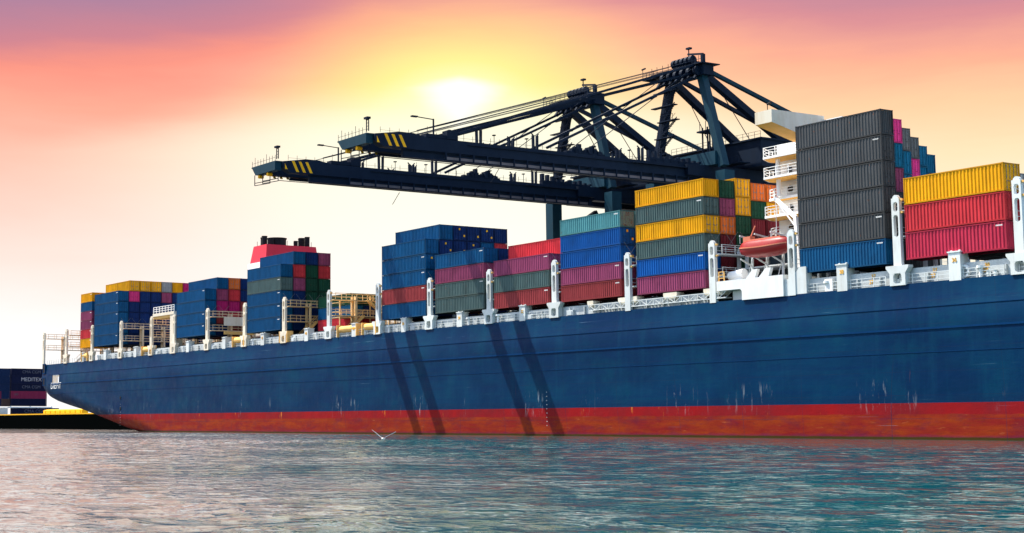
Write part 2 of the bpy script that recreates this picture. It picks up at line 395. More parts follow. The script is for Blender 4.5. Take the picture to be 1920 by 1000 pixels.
def build_hull():
    b = MB()
    prof = [(-370.6, 9.6), (-369.9, 8.5), (-368, 7.5), (-364, 6.7), (-358, 5.9), (-350, 4.9), (-342, 3.75), (-331, 2.1), (-322, .7), (-313, -.7), (-300, -3.2), (-280, -7), (-262, -9.5)]
    xs = [p[0] for p in prof] + list(np.arange(-250, -95, 12.0)) + [-90, -70, -50, -35, -20, -8, 0, 6]
    px = np.array([p[0] for p in prof]); pz = np.array([p[1] for p in prof])
    rings = []
    for x in xs:
        zb = float(np.interp(x, px, pz)) if x < -262 else -9.5
        r = 3.2 if x < -313 else 4.0
        ins = 0.0
        if x > -70: ins = 21.7 * ((x + 70) / 76) ** 2.0
        r = min(r, max(.4, BEAM / 2 - ins - .2))
        lowz = zb + r + .03
        side = [(.32, DK), (.10, max(13.3, lowz + .3)), (0, max(13.0, lowz + .2)), (0, max(11.0, lowz + .1)), (0, max(8.65, lowz + .06)), (0, max(zb + r + .05, 3.0))]
        zs = side[-1][1]
        k = [(0, zb + r)] if zs > zb + r + .06 else []
        arc = [(r - r * math.cos(t), zb + r - r * math.sin(t)) for t in [math.pi / 2 * i / 7 for i in range(1, 8)]]
        flare = 0.0 if x < -70 else 1.0
        sec = [(y + ins * (1.0 if z < 12 else .86 if flare else 1.0), z) for (y, z) in side + (k or [(0, zs - .02)]) + arc]
        ring = [(x, y, z) for (y, z) in sec] + [(x, BEAM - y, z) for (y, z) in reversed(sec)]
        rings.append(ring)
    n = len(rings[0])
    for ring in rings: b.v += ring
    for i in range(len(rings) - 1):
        for j in range(n - 1):
            b.f.append((i * n + j, i * n + j + 1, (i + 1) * n + j + 1, (i + 1) * n + j)); b.mi.append(0)
    b.f.append(tuple(range(n))); b.mi.append(0)
    b.f.append(tuple((len(rings) - 1) * n + j for j in reversed(range(n)))); b.mi.append(0)
    o = b.build('hull', M_HULL, ship, smooth=True)
    me = o.data
    mod = o.modifiers.new('edges', 'EDGE_SPLIT'); mod.split_angle = R(28)
    d = MB(); d.box(-370, -35, .34, BEAM - .34, DK - .5, DK - .12)
    d.build('main_deck', M_DECK, ship)
    for z, h, pr in ((11.0, .2, .08), (8.65, .07, .03), (13.15, .05, .04)):
        s = MB(); x = -366
        while x < -72:
            s.box(x, x + 14.96, -pr, .03 if z < 13 else .11, z - h / 2, z + h / 2); x += 15
        s.build('rubbing_strake', M_HULLB, o)
    # mooring openings near the stern; black plates stand for the dark inside
    for (px, py, w, h) in ((105, 712, 4.6, 2.2), (82.5, 692, 1.4, 2.0), (82.5, 716, 1.2, 1.6)):
        c = at(px, py, 0)
        p = MB(); p.box(c.x - w / 2, c.x + w / 2, -.02, .6, c.z - h / 2, c.z + h / 2)
        q = p.build('mooring_opening', M_TANW if w > 3 else M_BLACK, o)
        f = MB()
        for s_ in (-1, 1):
            f.box(c.x + s_ * (w / 2 + .09) - .09, c.x + s_ * (w / 2 + .09) + .09, -.09, .2, c.z - h / 2 - .18, c.z + h / 2 + .18)
            f.box(c.x - w / 2 - .002, c.x + w / 2 + .002, -.088, .2, c.z + s_ * (h / 2 + .09) - .09, c.z + s_ * (h / 2 + .09) + .09)
        f.build('rim', M_HULLB, q)
        if w > 3:
            r_ = MB()
            for i in range(4): r_.tube((c.x - 1.5 + i * 1.0, -.06, c.z - h / 2), (c.x - 1.5 + i * 1.0, -.06, c.z + h / 2), .09, 6)
            r_.box(c.x + w * .28, c.x + w * .45, -.05, .3, c.z - h * .45, c.z + h * .3)
            r_.build('roller', M_WHITE, q)
    c = at(105, 724, 0)
    text_part('port_name', 'DIEMT', 2.1, M_MARK, o, (c.x, -.05, c.z), (1, 0, 0), (0, 0, 1), width=6.8)
    # draught marks
    for px in (1025, 226):
        c = at(px, 745, 0)
        for k in range(9):
            s = MB(); s.box(c.x - .04, c.x + .05 + .05 * (k % 2), -.03, .02, 1.3 + k * .55, 1.38 + k * .55); s.build('draught_mark', M_MARK, o)
    # overboard discharges and small plate marks
    for px, py in ((226, 746), (226, 766)):
        c = at(px, py, 0); s = MB(); s.tube((c.x, .05, c.z), (c.x, -.10, c.z), .32, 12); s.build('discharge_outlet', M_BLACK, o)
    return o
hull = build_hull()

# hatch coaming, hatch covers, rails
cb = MB()
cb.box(-336, -141.5, .95, 1.1, DK - .1, 16.9); cb.box(-127.5, -86, .95, 1.1, DK - .1, 17.25)
x = -335.0
while x < -87:
    if not (-141.5 < x < -127.2): cb.box(x - .08, x + .08, .7, .96, DK - .1, 16.7)
    x += 3.05
cb.build('hatch_coaming', M_LGREY, ship)
hc = MB(); hc.box(-336, -142.5, 3.02, 41, DK - .05, 17.3); hc.box(-127, -86, 3.02, 41, DK - .05, 17.5)
hc.build('hatch_cover', M_DECK, ship)

def railing(x0, x1, y, z0, hgt=1.1, step=1.5, r=.035, rails=3):
    b = MB(); n = max(1, int((x1 - x0) / step))
    for i in range(n + 1):
        xx = x0 + (x1 - x0) * i / n
        b.bar((xx, y, z0), (xx, y, z0 + hgt), r * 2)
    for k in range(rails):
        z = z0 + hgt * (k + 1) / rails
        b.bar((x0, y, z), (x1, y, z), r * 1.6)
    return b
segs = [-369.5, -354, -337, -322, -293, -262, -247, -231, -215, -200, -185, -170]
for a, c in zip(segs[:-1], segs[1:]): railing(a + .8, c - .8, .55, DK - .12).build('deck_railing', M_POST, ship)
for a, c in ((-127, -114.5), (-112.6, -100.2), (-98.5, -84)): railing(a, c, .55, DK - .12).build('deck_railing', M_POST, ship)

# lashing bridges ---------------------------------------------------------------------------
def slot_post(b, w, y0, y1, z0, z1, slots, m=0):
    """plate-like column with rounded slots right through it; slots = [(za, zb, half width)]"""
    h = w / 2
    cur = z0
    for (a, c, s) in slots:
        b.box(-h, h, y0, y1, cur, a, m)
        b.box(-h, -s, y0 + .002, y1 - .002, a, c, m); b.box(s, h, y0 + .002, y1 - .002, a, c, m)
        r = s * .9
        for sx in (-1, 1):
            for (zz, sz) in ((a, 1), (c, -1)): b.corner(sx * s, zz, -sx, sz, r, y0 + .004, y1 - .004, m)
        cur = c
    b.box(-h, h, y0, y1, cur, z1, m)
    b.tube((0, y0 + .03, z1 - .02), (0, y1 - .03, z1 - .02), h * .72, 12, m)

def bridge_proto(X, foot, top, frame_mat, post_mat):
    root = empty('lashing_bridge', (X, 0, DK)); root.parent = ship; root.location = Vector((X, 0, DK)) - WORLD[ship.name]
    z0 = 1.95 if foot else -.1
    def T(b):
        for i, v in enumerate(b.v): b.v[i] = (v[0] + X, v[1], v[2] + DK)
        return b
    for yy in (0.25, BEAM - 1.25):
        p = MB()
        zt = top - DK - .35
        slot_post(p, 1.0, yy, yy + .42, z0, zt, [(zt - 4.0, zt - 1.75, .29), (zt - 1.4, zt - .4, .29)])
        po = T(p).build('end_post', post_mat, root)
        if foot:
            f = MB(); y0, y1 = yy - .12, yy + .6
            f.prism([(-1.45, 1.95), (-1.45, 1.72), (-1.0, 1.15), (1.0, 1.15), (1.45, 1.72), (1.45, 1.95)], lambda u, v, d: (u, d, v), y0, y1)
            f.box(-1.0, -.52, y0 + .002, y1 - .002, -.1, 1.15); f.box(.52, 1.0, y0 + .002, y1 - .002, -.1, 1.15)
            f.box(-.52, .52, y0 + .004, y1 - .004, -.1, .12)
            for sx in (-1, 1):
                for zz, sz in ((1.15, -1), (.12, 1)): f.corner(sx * .52, zz, -sx, sz, .3, y0 + .006, y1 - .006)
            T(f).build('post_foot', post_mat, po)
        e = MB()
        for zz in (zt - .2, zt - 1.5): e.box(.49, .8, yy + .1, yy + .35, zz - .1, zz + .1)
        T(e).build('lashing_eye', M_OCHRE if post_mat is M_POST else post_mat, po)
    H = top - DK
    for yy in (5.2, 10.2, 15.2, 20.2, 25.2, 30.2, 35.2):
        c = MB(); c.box(-.8, -.5, yy - .18, yy + .18, -.1, H - 1.0); c.box(.5, .8, yy - .18, yy + .18, -.1, H - 1.0)
        T(c).build('column', frame_mat, root)
    for zz in (H - 4.2, H - 1.55):
        wk = MB(); wk.box(-.8, .8, 1.06, BEAM - 1.26, zz - .14, zz)
        wo = T(wk).build('walkway', frame_mat, root)
        r = MB()
        for xx in (-.78, .78):
            yy = 1.2
            while yy < BEAM - 1.3:
                r.bar((xx, yy, zz - .01), (xx, yy, zz + 1.05), .07); yy += 2.05
            for k in (.5, 1.03): r.bar((xx, 1.1, zz + k), (xx, BEAM - 1.3, zz + k), .06)
        T(r).build('railing', frame_mat, wo)
    return root

BRX = {px: at(px, 600 if px > 300 else 630, .3).x for px in (82, 124, 172, 226, 283, 326, 388, 458, 532, 616, 708, 805, 917, 1040, 1178, 1338)}
BRX[1483] = at(1484, 490, .3).x; BRX[1678] = at(1682, 460, .3).x; BRX[1905] = at(1910, 430, .3).x
protos = {}
for px, X in BRX.items():
    if px in (82, 124): key = (False, 23.6, M_TANW, M_CREAM) if px == 82 else (True, 23.7, M_TANW, M_CREAM)
    elif px < 600: key = (True, 23.6, M_TANW if px != 532 else M_GOLD, M_CREAM)  # aft bridges coloured warm to carry bounced light
    elif px in (616, 708): key = (True, 23.7, M_GOLD, M_POST)
    elif px in (1178, 1338): key = (False, 22.9, M_LGREY, M_POST)
    elif px > 1400: key = (px > 1500, 24.9 if px > 1500 else 22.9, M_LGREY, M_POST)
    else: key = (True, 23.3, M_LGREY, M_POST)
    if key in protos:
        src, x0 = protos[key]; copy_tree(src, ship, (X - x0, 0, 0))
    else: protos[key] = (bridge_proto(X, *key), X)

# stairs and extra platforms on the bridges tinted for bounced light
def stair(x, y0, z0, y1, z1, mat, wdt=.8):
    b = MB()
    for sx in (-wdt / 2, wdt / 2): b.bar((x + sx, y0, z0), (x + sx, y1, z1), .08, .28)
    n = 9
    for i in range(n):
        t = (i + .5) / n
        b.box(x - wdt / 2 + .04, x + wdt / 2 - .04, y0 + (y1 - y0) * t - .14, y0 + (y1 - y0) * t + .14, z0 + (z1 - z0) * t - .03, z0 + (z1 - z0) * t + .03)
    for sx in (-wdt / 2, wdt / 2): b.bar((x + sx, y0, z0 + 1), (x + sx, y1, z1 + 1), .05)
    return b
for px in (124, 532, 616, 708):
    X = BRX[px]
    mt = M_TANW if px == 124 else M_OCHRE
    stair(X + 1.4, 2.2, DK, 6.2, 19.5, mt).build('stair', mt, ship)
    stair(X + 1.4, 10.5, 19.5, 7.0, 22.1, mt).build('stair', mt, ship)
for px in (616, 708):
    X = BRX[px]
    b = MB(); b.box(X - 4.2, X - 1.0, 3.0, 12.0, 19.25, 19.34)
    for xx in (X - 4.1, X - 1.1):
        for yy in (3.1, 6, 9, 11.9): b.box(xx - .09, xx + .09, yy - .09, yy + .09, DK, 22.2 + (yy > 5) * .8)
        for z in (20.3, 21.8): b.bar((xx, 3, z), (xx, 12, z), .06)
    for z in (20.3, 21.8): b.bar((X - 4.1, 3.0, z), (X - 1.1, 3.0, z), .06)
    b.build('reefer_platform', M_GOLD, ship)
# platform head and panel by the aft cranes' posts
X = at(322, 620, .3).x
b = MB(); b.box(X - .9, X + 1.0, .3, 2.2, DK - .1, 23.4); b.box(X - 9.5, X + 1.1, .2, 2.6, 23.4, 24.0)
b.build('platform_tower', M_CREAM, ship)
railing(X - 9.4, X + 1.0, .35, 24.0, 1.3, 1.3, .06).build('platform_railing', M_MARK, ship)
b = MB(); b.box(X - 9.4, X - .92, .4, 2.4, 22.9, 23.39); b.build('platform_bracket', M_OCHRE, ship)
Xb = BRX[388]
b = MB(); b.box(Xb + 1.0, Xb + 1.15, 3.4, 9.6, 20.3, 22.0); b.build('wind_screen', M_CREAM, ship)
b = MB(); b.box(Xb + 1.0, Xb + 1.6, 3.4, 9.6, 18.6, 19.2); b.build('pipe_rack', M_OCHRE, ship)

# pedestals that carry the outermost stacks
ped = None
def pedestal(px, w=1.35, num=None, top=17.55):
    X = at(px, 590, .3).x
    b = MB(); b.box(X - w / 2, X + w / 2, .3, 1.5, DK - .12, top); b.box(X - w / 2 - .08, X + w / 2 + .08, .22, 1.58, top, top + .14)
    for s in (-1, 1): b.box(X + s * w * .35 - .12, X + s * w * .35 + .12, .5, .8, top + .14, top + .24)
    o = b.build('stack_pedestal', M_POST, ship)
    if num: text_part('bay_number', num, .62, M_YEL, o, (X, .27, top - .75), (1, 0, 0), (0, 0, 1))
for px, num in ((156, None), (198, None), (254, None), (352, None), (420, None), (492, '42'), (574, '40'), (663, '38'), (756, '36'), (861, '34'), (979, '32')): pedestal(px, 1.3, num)
for px, num in ((1581, '38'), (1794, '36')): pedestal(px, 1.4, num, 18.3)
# numbers on the coaming
for px, py, t in ((1638, 519, '37'), (1634, 530, '37'), (1753, 506, '37'), (1750, 518, '37'), (1851, 494, '38'), (1849, 507, '38')):
    c = at(px, py, .95); text_part('hatch_number', t, .6, M_YEL, ship, (c.x, .92, min(c.z, 16.8)), (1, 0, 0), (0, 0, 1))
# small deck fittings
for px in (190, 240, 300, 350, 405, 440, 480, 555, 600, 640, 690, 735, 780, 830, 885, 940, 1000, 1020, 1075, 1560, 1700, 1850, 1870):
    X = at(px, 590, 1.2).x
    b = MB(); k = rnd.random()
    if k < .4:
        b.tube((X, 1.6, DK - .12), (X, 1.6, DK + .9), .22, 10); b.tube((X, 1.6, DK + .9), (X, 1.6, DK + 1.15), .42, 12)
        b.build('deck_vent', M_WHITE, ship).location.y -= .9
    elif k < .75:
        b.box(X - .7, X + .7, 1.5, 2.3, DK - .12, DK + .75); b.box(X - .5, X + .5, 1.42, 1.5, DK + .1, DK + .6)
        b.build('deck_locker', M_LGREY if px < 1400 else M_WHITE, ship).location.y -= .92
    else:
        b.tube((X - .4, 1.7, DK - .12), (X - .4, 1.7, DK + .6), .2, 10); b.tube((X + .4, 1.7, DK - .12), (X + .4, 1.7, DK + .6), .2, 10)
        b.box(X - .8, X + .8, 1.4, 2.0, DK - .12, DK - .02)
        b.build('mooring_bitt', M_POST, ship).location.y -= .95
for px, py, w in ((182, 633, 3.2), (474, 627, 4.5), (722, 608, 4.0), (560, 630, 2.6), (680, 612, 6), (300, 640, 5)):
    c = at(px, py, 3.2)
    b = MB(); b.tube((c.x - w / 2, 2.2, 16.9), (c.x + w / 2, 2.2, 16.9), .55, 12); b.box(c.x - w / 2 - .2, c.x - w / 2, 1.5, 2.7, DK, 17.6); b.box(c.x + w / 2, c.x + w / 2 + .2, 1.5, 2.7, DK, 17.6)
    b.build('deck_winch', M_OCHRE, ship).location.y -= 1.4
c = at(1812, 515, 1.0); b = MB()
for i in range(12):
    t0, t1 = 2 * math.pi * i / 12, 2 * math.pi * (i + 1) / 12
    b.bar((c.x + .5 * math.cos(t0), .8, DK + .75 + .55 * math.sin(t0)), (c.x + .5 * math.cos(t1), .8, DK + .75 + .55 * math.sin(t1)), .3, .25)
b.build('fairlead', M_WHITE, ship)
b = MB(); X = at(1560, 540, 1).x; b.box(X - .55, X + .55, .5, 1.4, DK - .1, DK + 1.35); b.build('control_box', M_WHITE, ship)
# hatch-cover brackets and stowed accommodation ladder amidships
for px, w in ((1108, 1.2), (1178, 3.6), (1258, 2.4), (1340, 3.4)):
    X = at(px, 560, .6).x
    b = MB(); b.prism([(-w / 2, 17.3), (-w / 2, 16.95), (-w / 2 + .35, 16.45), (w / 2 - .35, 16.45), (w / 2, 16.95), (w / 2, 17.3)], lambda u, v, d: (X + u, d, v), .45, 1.6)
    b.build('stack_bracket', M_CREAM, ship)
XA, XB = at(1105, 588, .4).x, at(1362, 560, .4).x
b = MB()
for y in (.35, 1.25):
    for z in (16.05, 16.75): b.bar((XA, y, z), (XB, y, z), .09)
    n = 20
    for i in range(n):
        xa = XA + (XB - XA) * i / n; xb = XA + (XB - XA) * (i + 1) / n
        b.bar((xa, y, 16.05), (xa, y, 16.75), .07); b.bar((xa, y, 16.05 if i % 2 else 16.75), (xb, y, 16.75 if i % 2 else 16.05), .06)
for i in range(40):
    xa = XA + (XB - XA) * (i + .5) / 40; b.box(xa - .2, xa + .2, .4, 1.2, 16.1, 16.14)
b.build('accommodation_ladder', M_POST, ship)
for px in (1110, 1160, 1200, 1258, 1320):
    X = at(px, 580, .8).x; b = MB(); b.box(X - .6, X + .6, .9, 2.0, DK - .1, 16.0); b.build('ladder_support', M_LGREY, ship)

# superstructure ------------------------------------------------------------------------------
house = MB(); house.box(-137, -126.6, 8.5, 16.0, DK - .1, 34.5)
house = house.build('deckhouse', M_WHITE, ship)
for z in (23.6, 25.9, 28.2, 30.5):
    for y in (10.5, 12.5, 14.5): 
        w = MB(); w.box(-126.62, -126.52, y - .45, y + .45, z + .3, z + 1.2); w.build('window', M_GLASS, house)
    for xx in (-135, -132.2, -129.5):
        w = MB(); w.tube((xx, 8.55, z + .8), (xx, 8.42, z + .8), .42, 14); w.build('porthole', M_GLASS, house)
for i, z in enumerate((23.4, 25.7, 28.0, 30.3, 32.7)):
    y0 = 5.6 if i in (1, 3, 4) else 7.2
    fl = MB(); fl.prism([(-137.6, 7.6), (-136.4, y0), (-126.5, y0), (-126.5, 8.48), (-137.6, 8.48)], lambda u, v, d: (u, v, d), z - .28, z)
    bo = fl.build('balcony', M_WHITE, house)
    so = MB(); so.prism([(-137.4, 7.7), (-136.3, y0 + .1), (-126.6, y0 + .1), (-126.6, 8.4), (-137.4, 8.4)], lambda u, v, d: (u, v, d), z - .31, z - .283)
    so.build('bounce_soffit', M_SOFF, bo)  # thin panel added to carry the balcony's bounce light as colour
    r = MB()
    pts = [(-137.5, 8.3), (-137.5, 7.7), (-136.35, y0 + .08), (-134.5, y0 + .08), (-132.5, y0 + .08), (-130.5, y0 + .08), (-128.5, y0 + .08), (-126.6, y0 + .08)]
    for (xx, yy) in pts: r.bar((xx, yy, z - .01), (xx, yy, z + 1.1), .08)
    for (p, q) in zip(pts[:-1], pts[1:]):
        for k in (.4, .75, 1.08): r.bar((p[0], p[1], z + k), (q[0], q[1], z + k), .06)
    r.build('balcony_railing', M_WHITE, bo)
    if i in (3, 4):
        c_ = MB(); c_.tube((-135.2, 6.8, z - 2.3), (-135.2, 6.8, z - .28), .28, 10); c_.build('pillar', M_WHITE, house)
zt, zb = 36.75, 35.3
wing = MB(); wing.hexa([(-132, .2, zb), (-129.4, .2, zb), (-129.4, 8.49, 33.4), (-132, 8.49, 33.4), (-132, .2, zt), (-129.4, .2, zt), (-129.4, 8.49, zt), (-132, 8.49, zt)])
wing = wing.build('bridge_wing', M_CREAM, ship)
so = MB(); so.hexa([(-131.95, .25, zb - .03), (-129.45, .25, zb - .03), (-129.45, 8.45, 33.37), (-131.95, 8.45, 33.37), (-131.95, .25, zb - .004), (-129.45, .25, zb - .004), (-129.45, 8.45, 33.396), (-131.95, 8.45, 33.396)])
so.build('bounce_soffit', M_SOFF, wing)  # panel painting orange bounce light under the wing
w2 = MB(); w2.box(-134, -126.8, 8.5, 15.8, 34.5, 36.3); w2 = w2.build('wheelhouse', M_WHITE, ship)
for k in range(2):
    g = MB(); g.box(-126.82, -126.72, 10 + k * 2.7, 12.2 + k * 2.7, 35.2, 36.2); g.build('window', M_GLASS, w2)
b = MB(); b.tube((-131, 1.2, zt), (-131, 1.2, zt + .9), .05, 6); b.tube((-131, 1.2, zt + .9), (-130.4, 1.2, zt + 1.05), .14, 8); b.build('searchlight', M_BLACK, ship)
d = MB(); p = at(1454, 373, 4.5); q = at(1492, 408, 4.5); d.bar(p, q, .3, .45); d.bar(p + Vector((.2, 0, -.35)), q + Vector((0, 0, -1.1)), .14); d.bar(q, q + Vector((.6, 0, -9)), .4)
d.tube(p + Vector((0, 0, -.1)), p + Vector((0, 0, .25)), .22, 10); d.tube(p, p - Vector((0, 0, 4)), .04, 5)
d.build('provision_crane', M_WHITE, ship)
# bulwark block under the lifeboat
bw = MB()
x0, x1, x2, x3 = at(1344, 540, .1).x, at(1391, 545, .1).x, at(1469, 545, .1).x, at(1480, 545, .1).x
bw.box(x1, x2, .08, 7, DK - .1, 17.95); bw.box(x0, x1 - .002, .082, 3, 16.85, 17.948); bw.corner(x1, 16.85, -1, -1, .45, .09, .5)
for px in (1412, 1437):
    xc = at(px, 520, .1).x; bw.prism([(xc - 1.2, 17.93), (xc - .1, 18.9), (xc + .7, 18.9), (xc + .3, 17.93)], lambda u, v, d: (u, d, v), .1, .5)
bw.build('boat_deck_bulwark', M_MARK, ship)
b = MB(); b.box(x2 + .05, x3, .3, 5, DK - .1, 17.4); b.prism([(x3, DK - .1), (x3, 17.2), (x3 + 1.3, 18.6), (x3 + 2.3, 18.6), (x3 + 2.3, DK - .1)], lambda u, v, d: (u, d, v), .34, 1.2)
b.build('boat_deck_bracket', M_POST, ship)
b = MB(); b.box(x1 - 2.4, x1 - .1, 1.0, 3.0, DK - .1, 16.8); b.build('machinery_box', M_POST, ship)
railing(x0 + .2, x1 - 3, .3, 17.95, 1.1, 1.2, .05).build('boat_deck_railing', M_OCHRE, ship)
b = MB(); c = at(1385, 524, 2.5); b.tube((c.x - 1.3, 2.5, 18.7), (c.x + 1.0, 2.5, 18.9), .55, 12); b.box(c.x - .9, c.x + .7, 2.2, 2.8, 17.95, 18.5); b.build('life_raft_canister', M_WHITE, ship)
b = MB()
b.box(-138.6, -126.8, 8.40, 8.46, 16, 21.9); b.build('recess_shade_panel', M_DECK, ship)  # dark panel standing in for the shaded recess behind the boat
b = MB(); b.box(-139, -128.7, 4.4, 8.44, 19.6, 19.75); b.box(-139, -128.7, 3.2, 8.44, 17.7, 17.9)
b.build('boat_platform', M_LGREY, ship)
for px in (1404, 1432, 1462):
    c = at(px, 500, 2.6)
    b = MB(); b.bar((c.x, 3.1, 17.8), (c.x, 3.3, 22.9), .2, .24); b.bar((c.x, 3.3, 22.8), (c.x, 1.3, 23.1), .14, .18); b.bar((c.x, 3.1, 19.7), (c.x, 1.4, 20.4), .12, .16)
    if px != 1432: b.tube((c.x, 1.35, 22.2), (c.x, 1.35, 23.2), .035, 5)
    b.bar((c.x - .8, 3.0, 17.9), (c.x + .1, 3.1, 20.5), .08)
    b.build('boat_davit', M_LGREY, ship)
# lifeboat
def lifeboat():
    xa, xb = at(1389, 478, 1.3).x, at(1486, 478, 1.3).x
    L = xb - xa; cx = (xa + xb) / 2
    b = MB(); NS = 24; K = 20
    rows = []
    for i in range(NS + 1):
        t = -1 + 2 * i / NS
        wv = 1.22 * max(0.02, 1 - abs(t) ** 3.2) ** .6
        keel = 20.30 + .75 * abs(t) ** 3
        gun = 21.35 + .22 * t * t
        roof = gun + (.98 - .15 * t * t) * max(0.02, 1 - abs(t) ** 7) ** .7
        r = []
        for j in range(K):
            a = 2 * math.pi * j / K
            s_, c_ = math.sin(a), math.cos(a)
            if c_ >= 0:
                y = wv * (abs(s_) ** .6) * (1 if s_ >= 0 else -1) * .86; z = gun + (roof - gun) * c_ ** .55
            else:
                y = wv * (abs(s_) ** .75) * (1 if s_ >= 0 else -1); z = gun + (gun - keel) * -((-c_) ** .9)
            r.append((cx + t * L / 2, 1.35 + y, z))
        rows.append(r)
    for r in rows: b.v += r
    for i in range(NS):
        for j in range(K):
            k = (j + 1) % K
            b.f.append((i * K + j, i * K + k, (i + 1) * K + k, (i + 1) * K + j)); b.mi.append(0)
    b.f.append(tuple(range(K))); b.mi.append(0); b.f.append(tuple(NS * K + j for j in range(K))); b.mi.append(0)
    root = empty('lifeboat', (cx, 1.35, 20.3))
    tag(root, 'red enclosed lifeboat hanging above the white boat deck', 'lifeboat')
    b.build('boat_hull', M_BOAT, root, smooth=True)
    g = MB()
    for s_ in (-1, 1):
        for i in range(NS - 2):
            ta, tb = -1 + 2 * (i + 1) / NS, -1 + 2 * (i + 2) / NS
            f = lambda t: (cx + t * L / 2, 1.35 + s_ * (1.24 * max(.02, 1 - abs(t) ** 3.2) ** .6), 21.4 + .22 * t * t)
            g.bar(f(ta), f(tb), .12, .14)
    g.build('rubbing_rail', M_BOATT, root)
    h = MB(); h.box(cx - L * .30, cx + L * .33, .9, 1.8, 22.27, 22.45); h.build('roof_strip', M_BOATT, root)
    cb_ = MB(); cb_.box(cx - L * .40, cx - L * .26, .95, 1.7, 22.2, 22.85); cb_.bar((cx - L * .3, 1.3, 22.7), (cx - L * .2, 1.3, 24.0), .1); cb_.build('conning_hatch', M_BOATT, root)
lifeboat()

# funnel ---------------------------------------------------------------------------------------
fn = MB()
fn.hexa([(-288, 14.2, 33.6), (-281, 14.2, 33.6), (-281, 26.2, 33.6), (-288, 26.2, 33.6), (-287.4, 14.7, 37.1), (-281.7, 14.7, 37.1), (-281.7, 25.9, 37.1), (-287.4, 25.9, 37.1)])
fnl = fn.build('funnel', M_RED, ship)
fb = MB(); fb.box(-288.4, -280.6, 13.9, 26.4, DK - .1, 33.6); fb.build('funnel_casing', M_WHITE, fnl)
for (xx, yy, r, h) in ((-282.6, 18.6, 1.9, 1.9), (-282.2, 15.6, .55, 2.2), (-281, 16.4, .6, 1.6), (-283.4, 16.0, .6, 2.0), (-281.6, 22.4, .42, 1.4), (-281.4, 23.4, .5, 2.0), (-282.4, 24.2, .62, 2.3), (-280.8, 24.6, .5, 2.4), (-280.6, 21.8, .4, .9)):
    e = MB(); xx -= 2.2; h *= .85; e.tube((xx, yy, 37.0), (xx, yy, 37.1 + h), r, 16); e.tube((xx, yy, 37.1 + h - .15), (xx, yy, 37.1 + h + .05), r * 1.08, 16); e.build('exhaust_pipe', M_BLACK, fnl)
e = MB()
for xx, yy in ((-284.6, 15.2), (-280, 15.2), (-280, 25.1), (-280, 19.6)): e.tube((xx - 2.2, yy, 37.1), (xx - 2.2, yy, 38.1), .05, 5)
e.build('rail_stanchion', M_BLACK, fnl)

# ------------------------------------------------------------------ containers
CMESH = {}
W = 2.44
def body_mesh(L, H, ck, rusty=False):
    key = ('b', round(L, 2), round(H, 2), ck, rusty)
    if key in CMESH: return CMESH[key]
    b = MB(); dep = .075
    h = W / 2 - .03
    n = max(6, int(round(L / .42)))
    def wave(a0, a1, k):
        out = []; p = (a1 - a0) / k
        for i in range(k):
            s = a0 + i * p
            out += [(s + p * .06, 0), (s + p * .36, 0), (s + p * .52, dep), (s + p * .90, dep)]
        return out
    e = L / 2 - .14
    pl = [(u, -h + v) for u, v in wave(-e, e, n)]
    ex = L / 2 - .05
    pe = [(ex - v, u) for u, v in wave(-h + .14, h - .14, 6)]
    pr = [(-u, h - v) for u, v in wave(-e, e, n)]
    pw = [(-ex + v, -u) for u, v in wave(-h + .14, h - .14, 6)]
    poly = pl + pe + pr + pw
    b.prism(poly, lambda u, v, d: (u, v, d), .17, H - .13)
    if rusty:
        b.mi = [0] * len(b.mi)
    me, _ = b.mesh('body', CM[ck], Vector((0, 0, 0)))
    CMESH[key] = me
    return me
def frame_mesh(L, H, ck):
    key = ('f', round(L, 2), round(H, 2), ck)
    if key in CMESH: return CMESH[key]
    b = MB(); l = L / 2; h = W / 2
    for sx in (-1, 1):
        for sy in (-1, 1):
            xa, xb = sorted((sx * l, sx * (l - .14))); ya, yb = sorted((sy * h, sy * (h - .10)))
            b.box(xa, xb, ya, yb, .002, H - .002)
        xa, xb = sorted((sx * (l - .006), sx * (l - .10)))
        b.box(xa, xb, -h + .102, h - .102, .01, .17); b.box(xa, xb, -h + .102, h - .102, H - .13, H - .01)
    for sy in (-1, 1):
        ya, yb = sorted((sy * (h - .006), sy * (h - .09)))
        b.box(-l + .142, l - .142, ya, yb, .02, .17); b.box(-l + .142, l - .142, ya, yb, H - .13, H - .015)
    for sx in (-1, 1):
        for sy in (-1, 1):
            for z in (0, H - .12):
                cx, cy = sx * (l - .08), sy * (h - .07)
                b.box(cx - .09, cx + .09, cy - .08, cy + .08, z - .001, z + .121)
    me, _ = b.mesh('frame', FRAME[ck], Vector((0, 0, 0)))
    CMESH[key] = me
    return me
def door_mesh(H, ck, side, rusty=False):
    key = ('d', round(H, 2), ck, side, rusty)
    if key in CMESH: return CMESH[key]
    b = MB(); y0, y1 = (-1.06, -.012) if side < 0 else (.012, 1.06)
    b.box(-.04, .0, y0, y1, .18, H - .14)
    for k in range(3):
        z0 = .18 + (H - .32) * (k + .12) / 3; z1 = .18 + (H - .32) * (k + .88) / 3
        b.box(0, .022, y0 + .12, y1 - .12, z0, z1)
    me, _ = b.mesh('door', M_RUSTY if rusty else CM[ck], Vector((0, 0, 0)))
    r = MB()
    for f in (.26, .74):
        y = y0 + (y1 - y0) * f
        r.tube((.055, y, .1), (.055, y, H - .08), .022, 6)
        for z in (.35, H * .5, H - .35): r.box(.02, .075, y - .06, y + .06, z - .05, z + .05)
        r.box(.05, .08, y - .02, y + .3 * (1 if f < .5 else -1), .95, 1.0)
    rm, _ = r.mesh('lock_rods', M_ROPE if ck in 'WYTO' else FRAME[ck], Vector((0, 0, 0)))
    CMESH[key] = (me, rm)
    return CMESH[key]
pm = MB(); pm.box(0, .02, -.14, .14, -.15, .15)
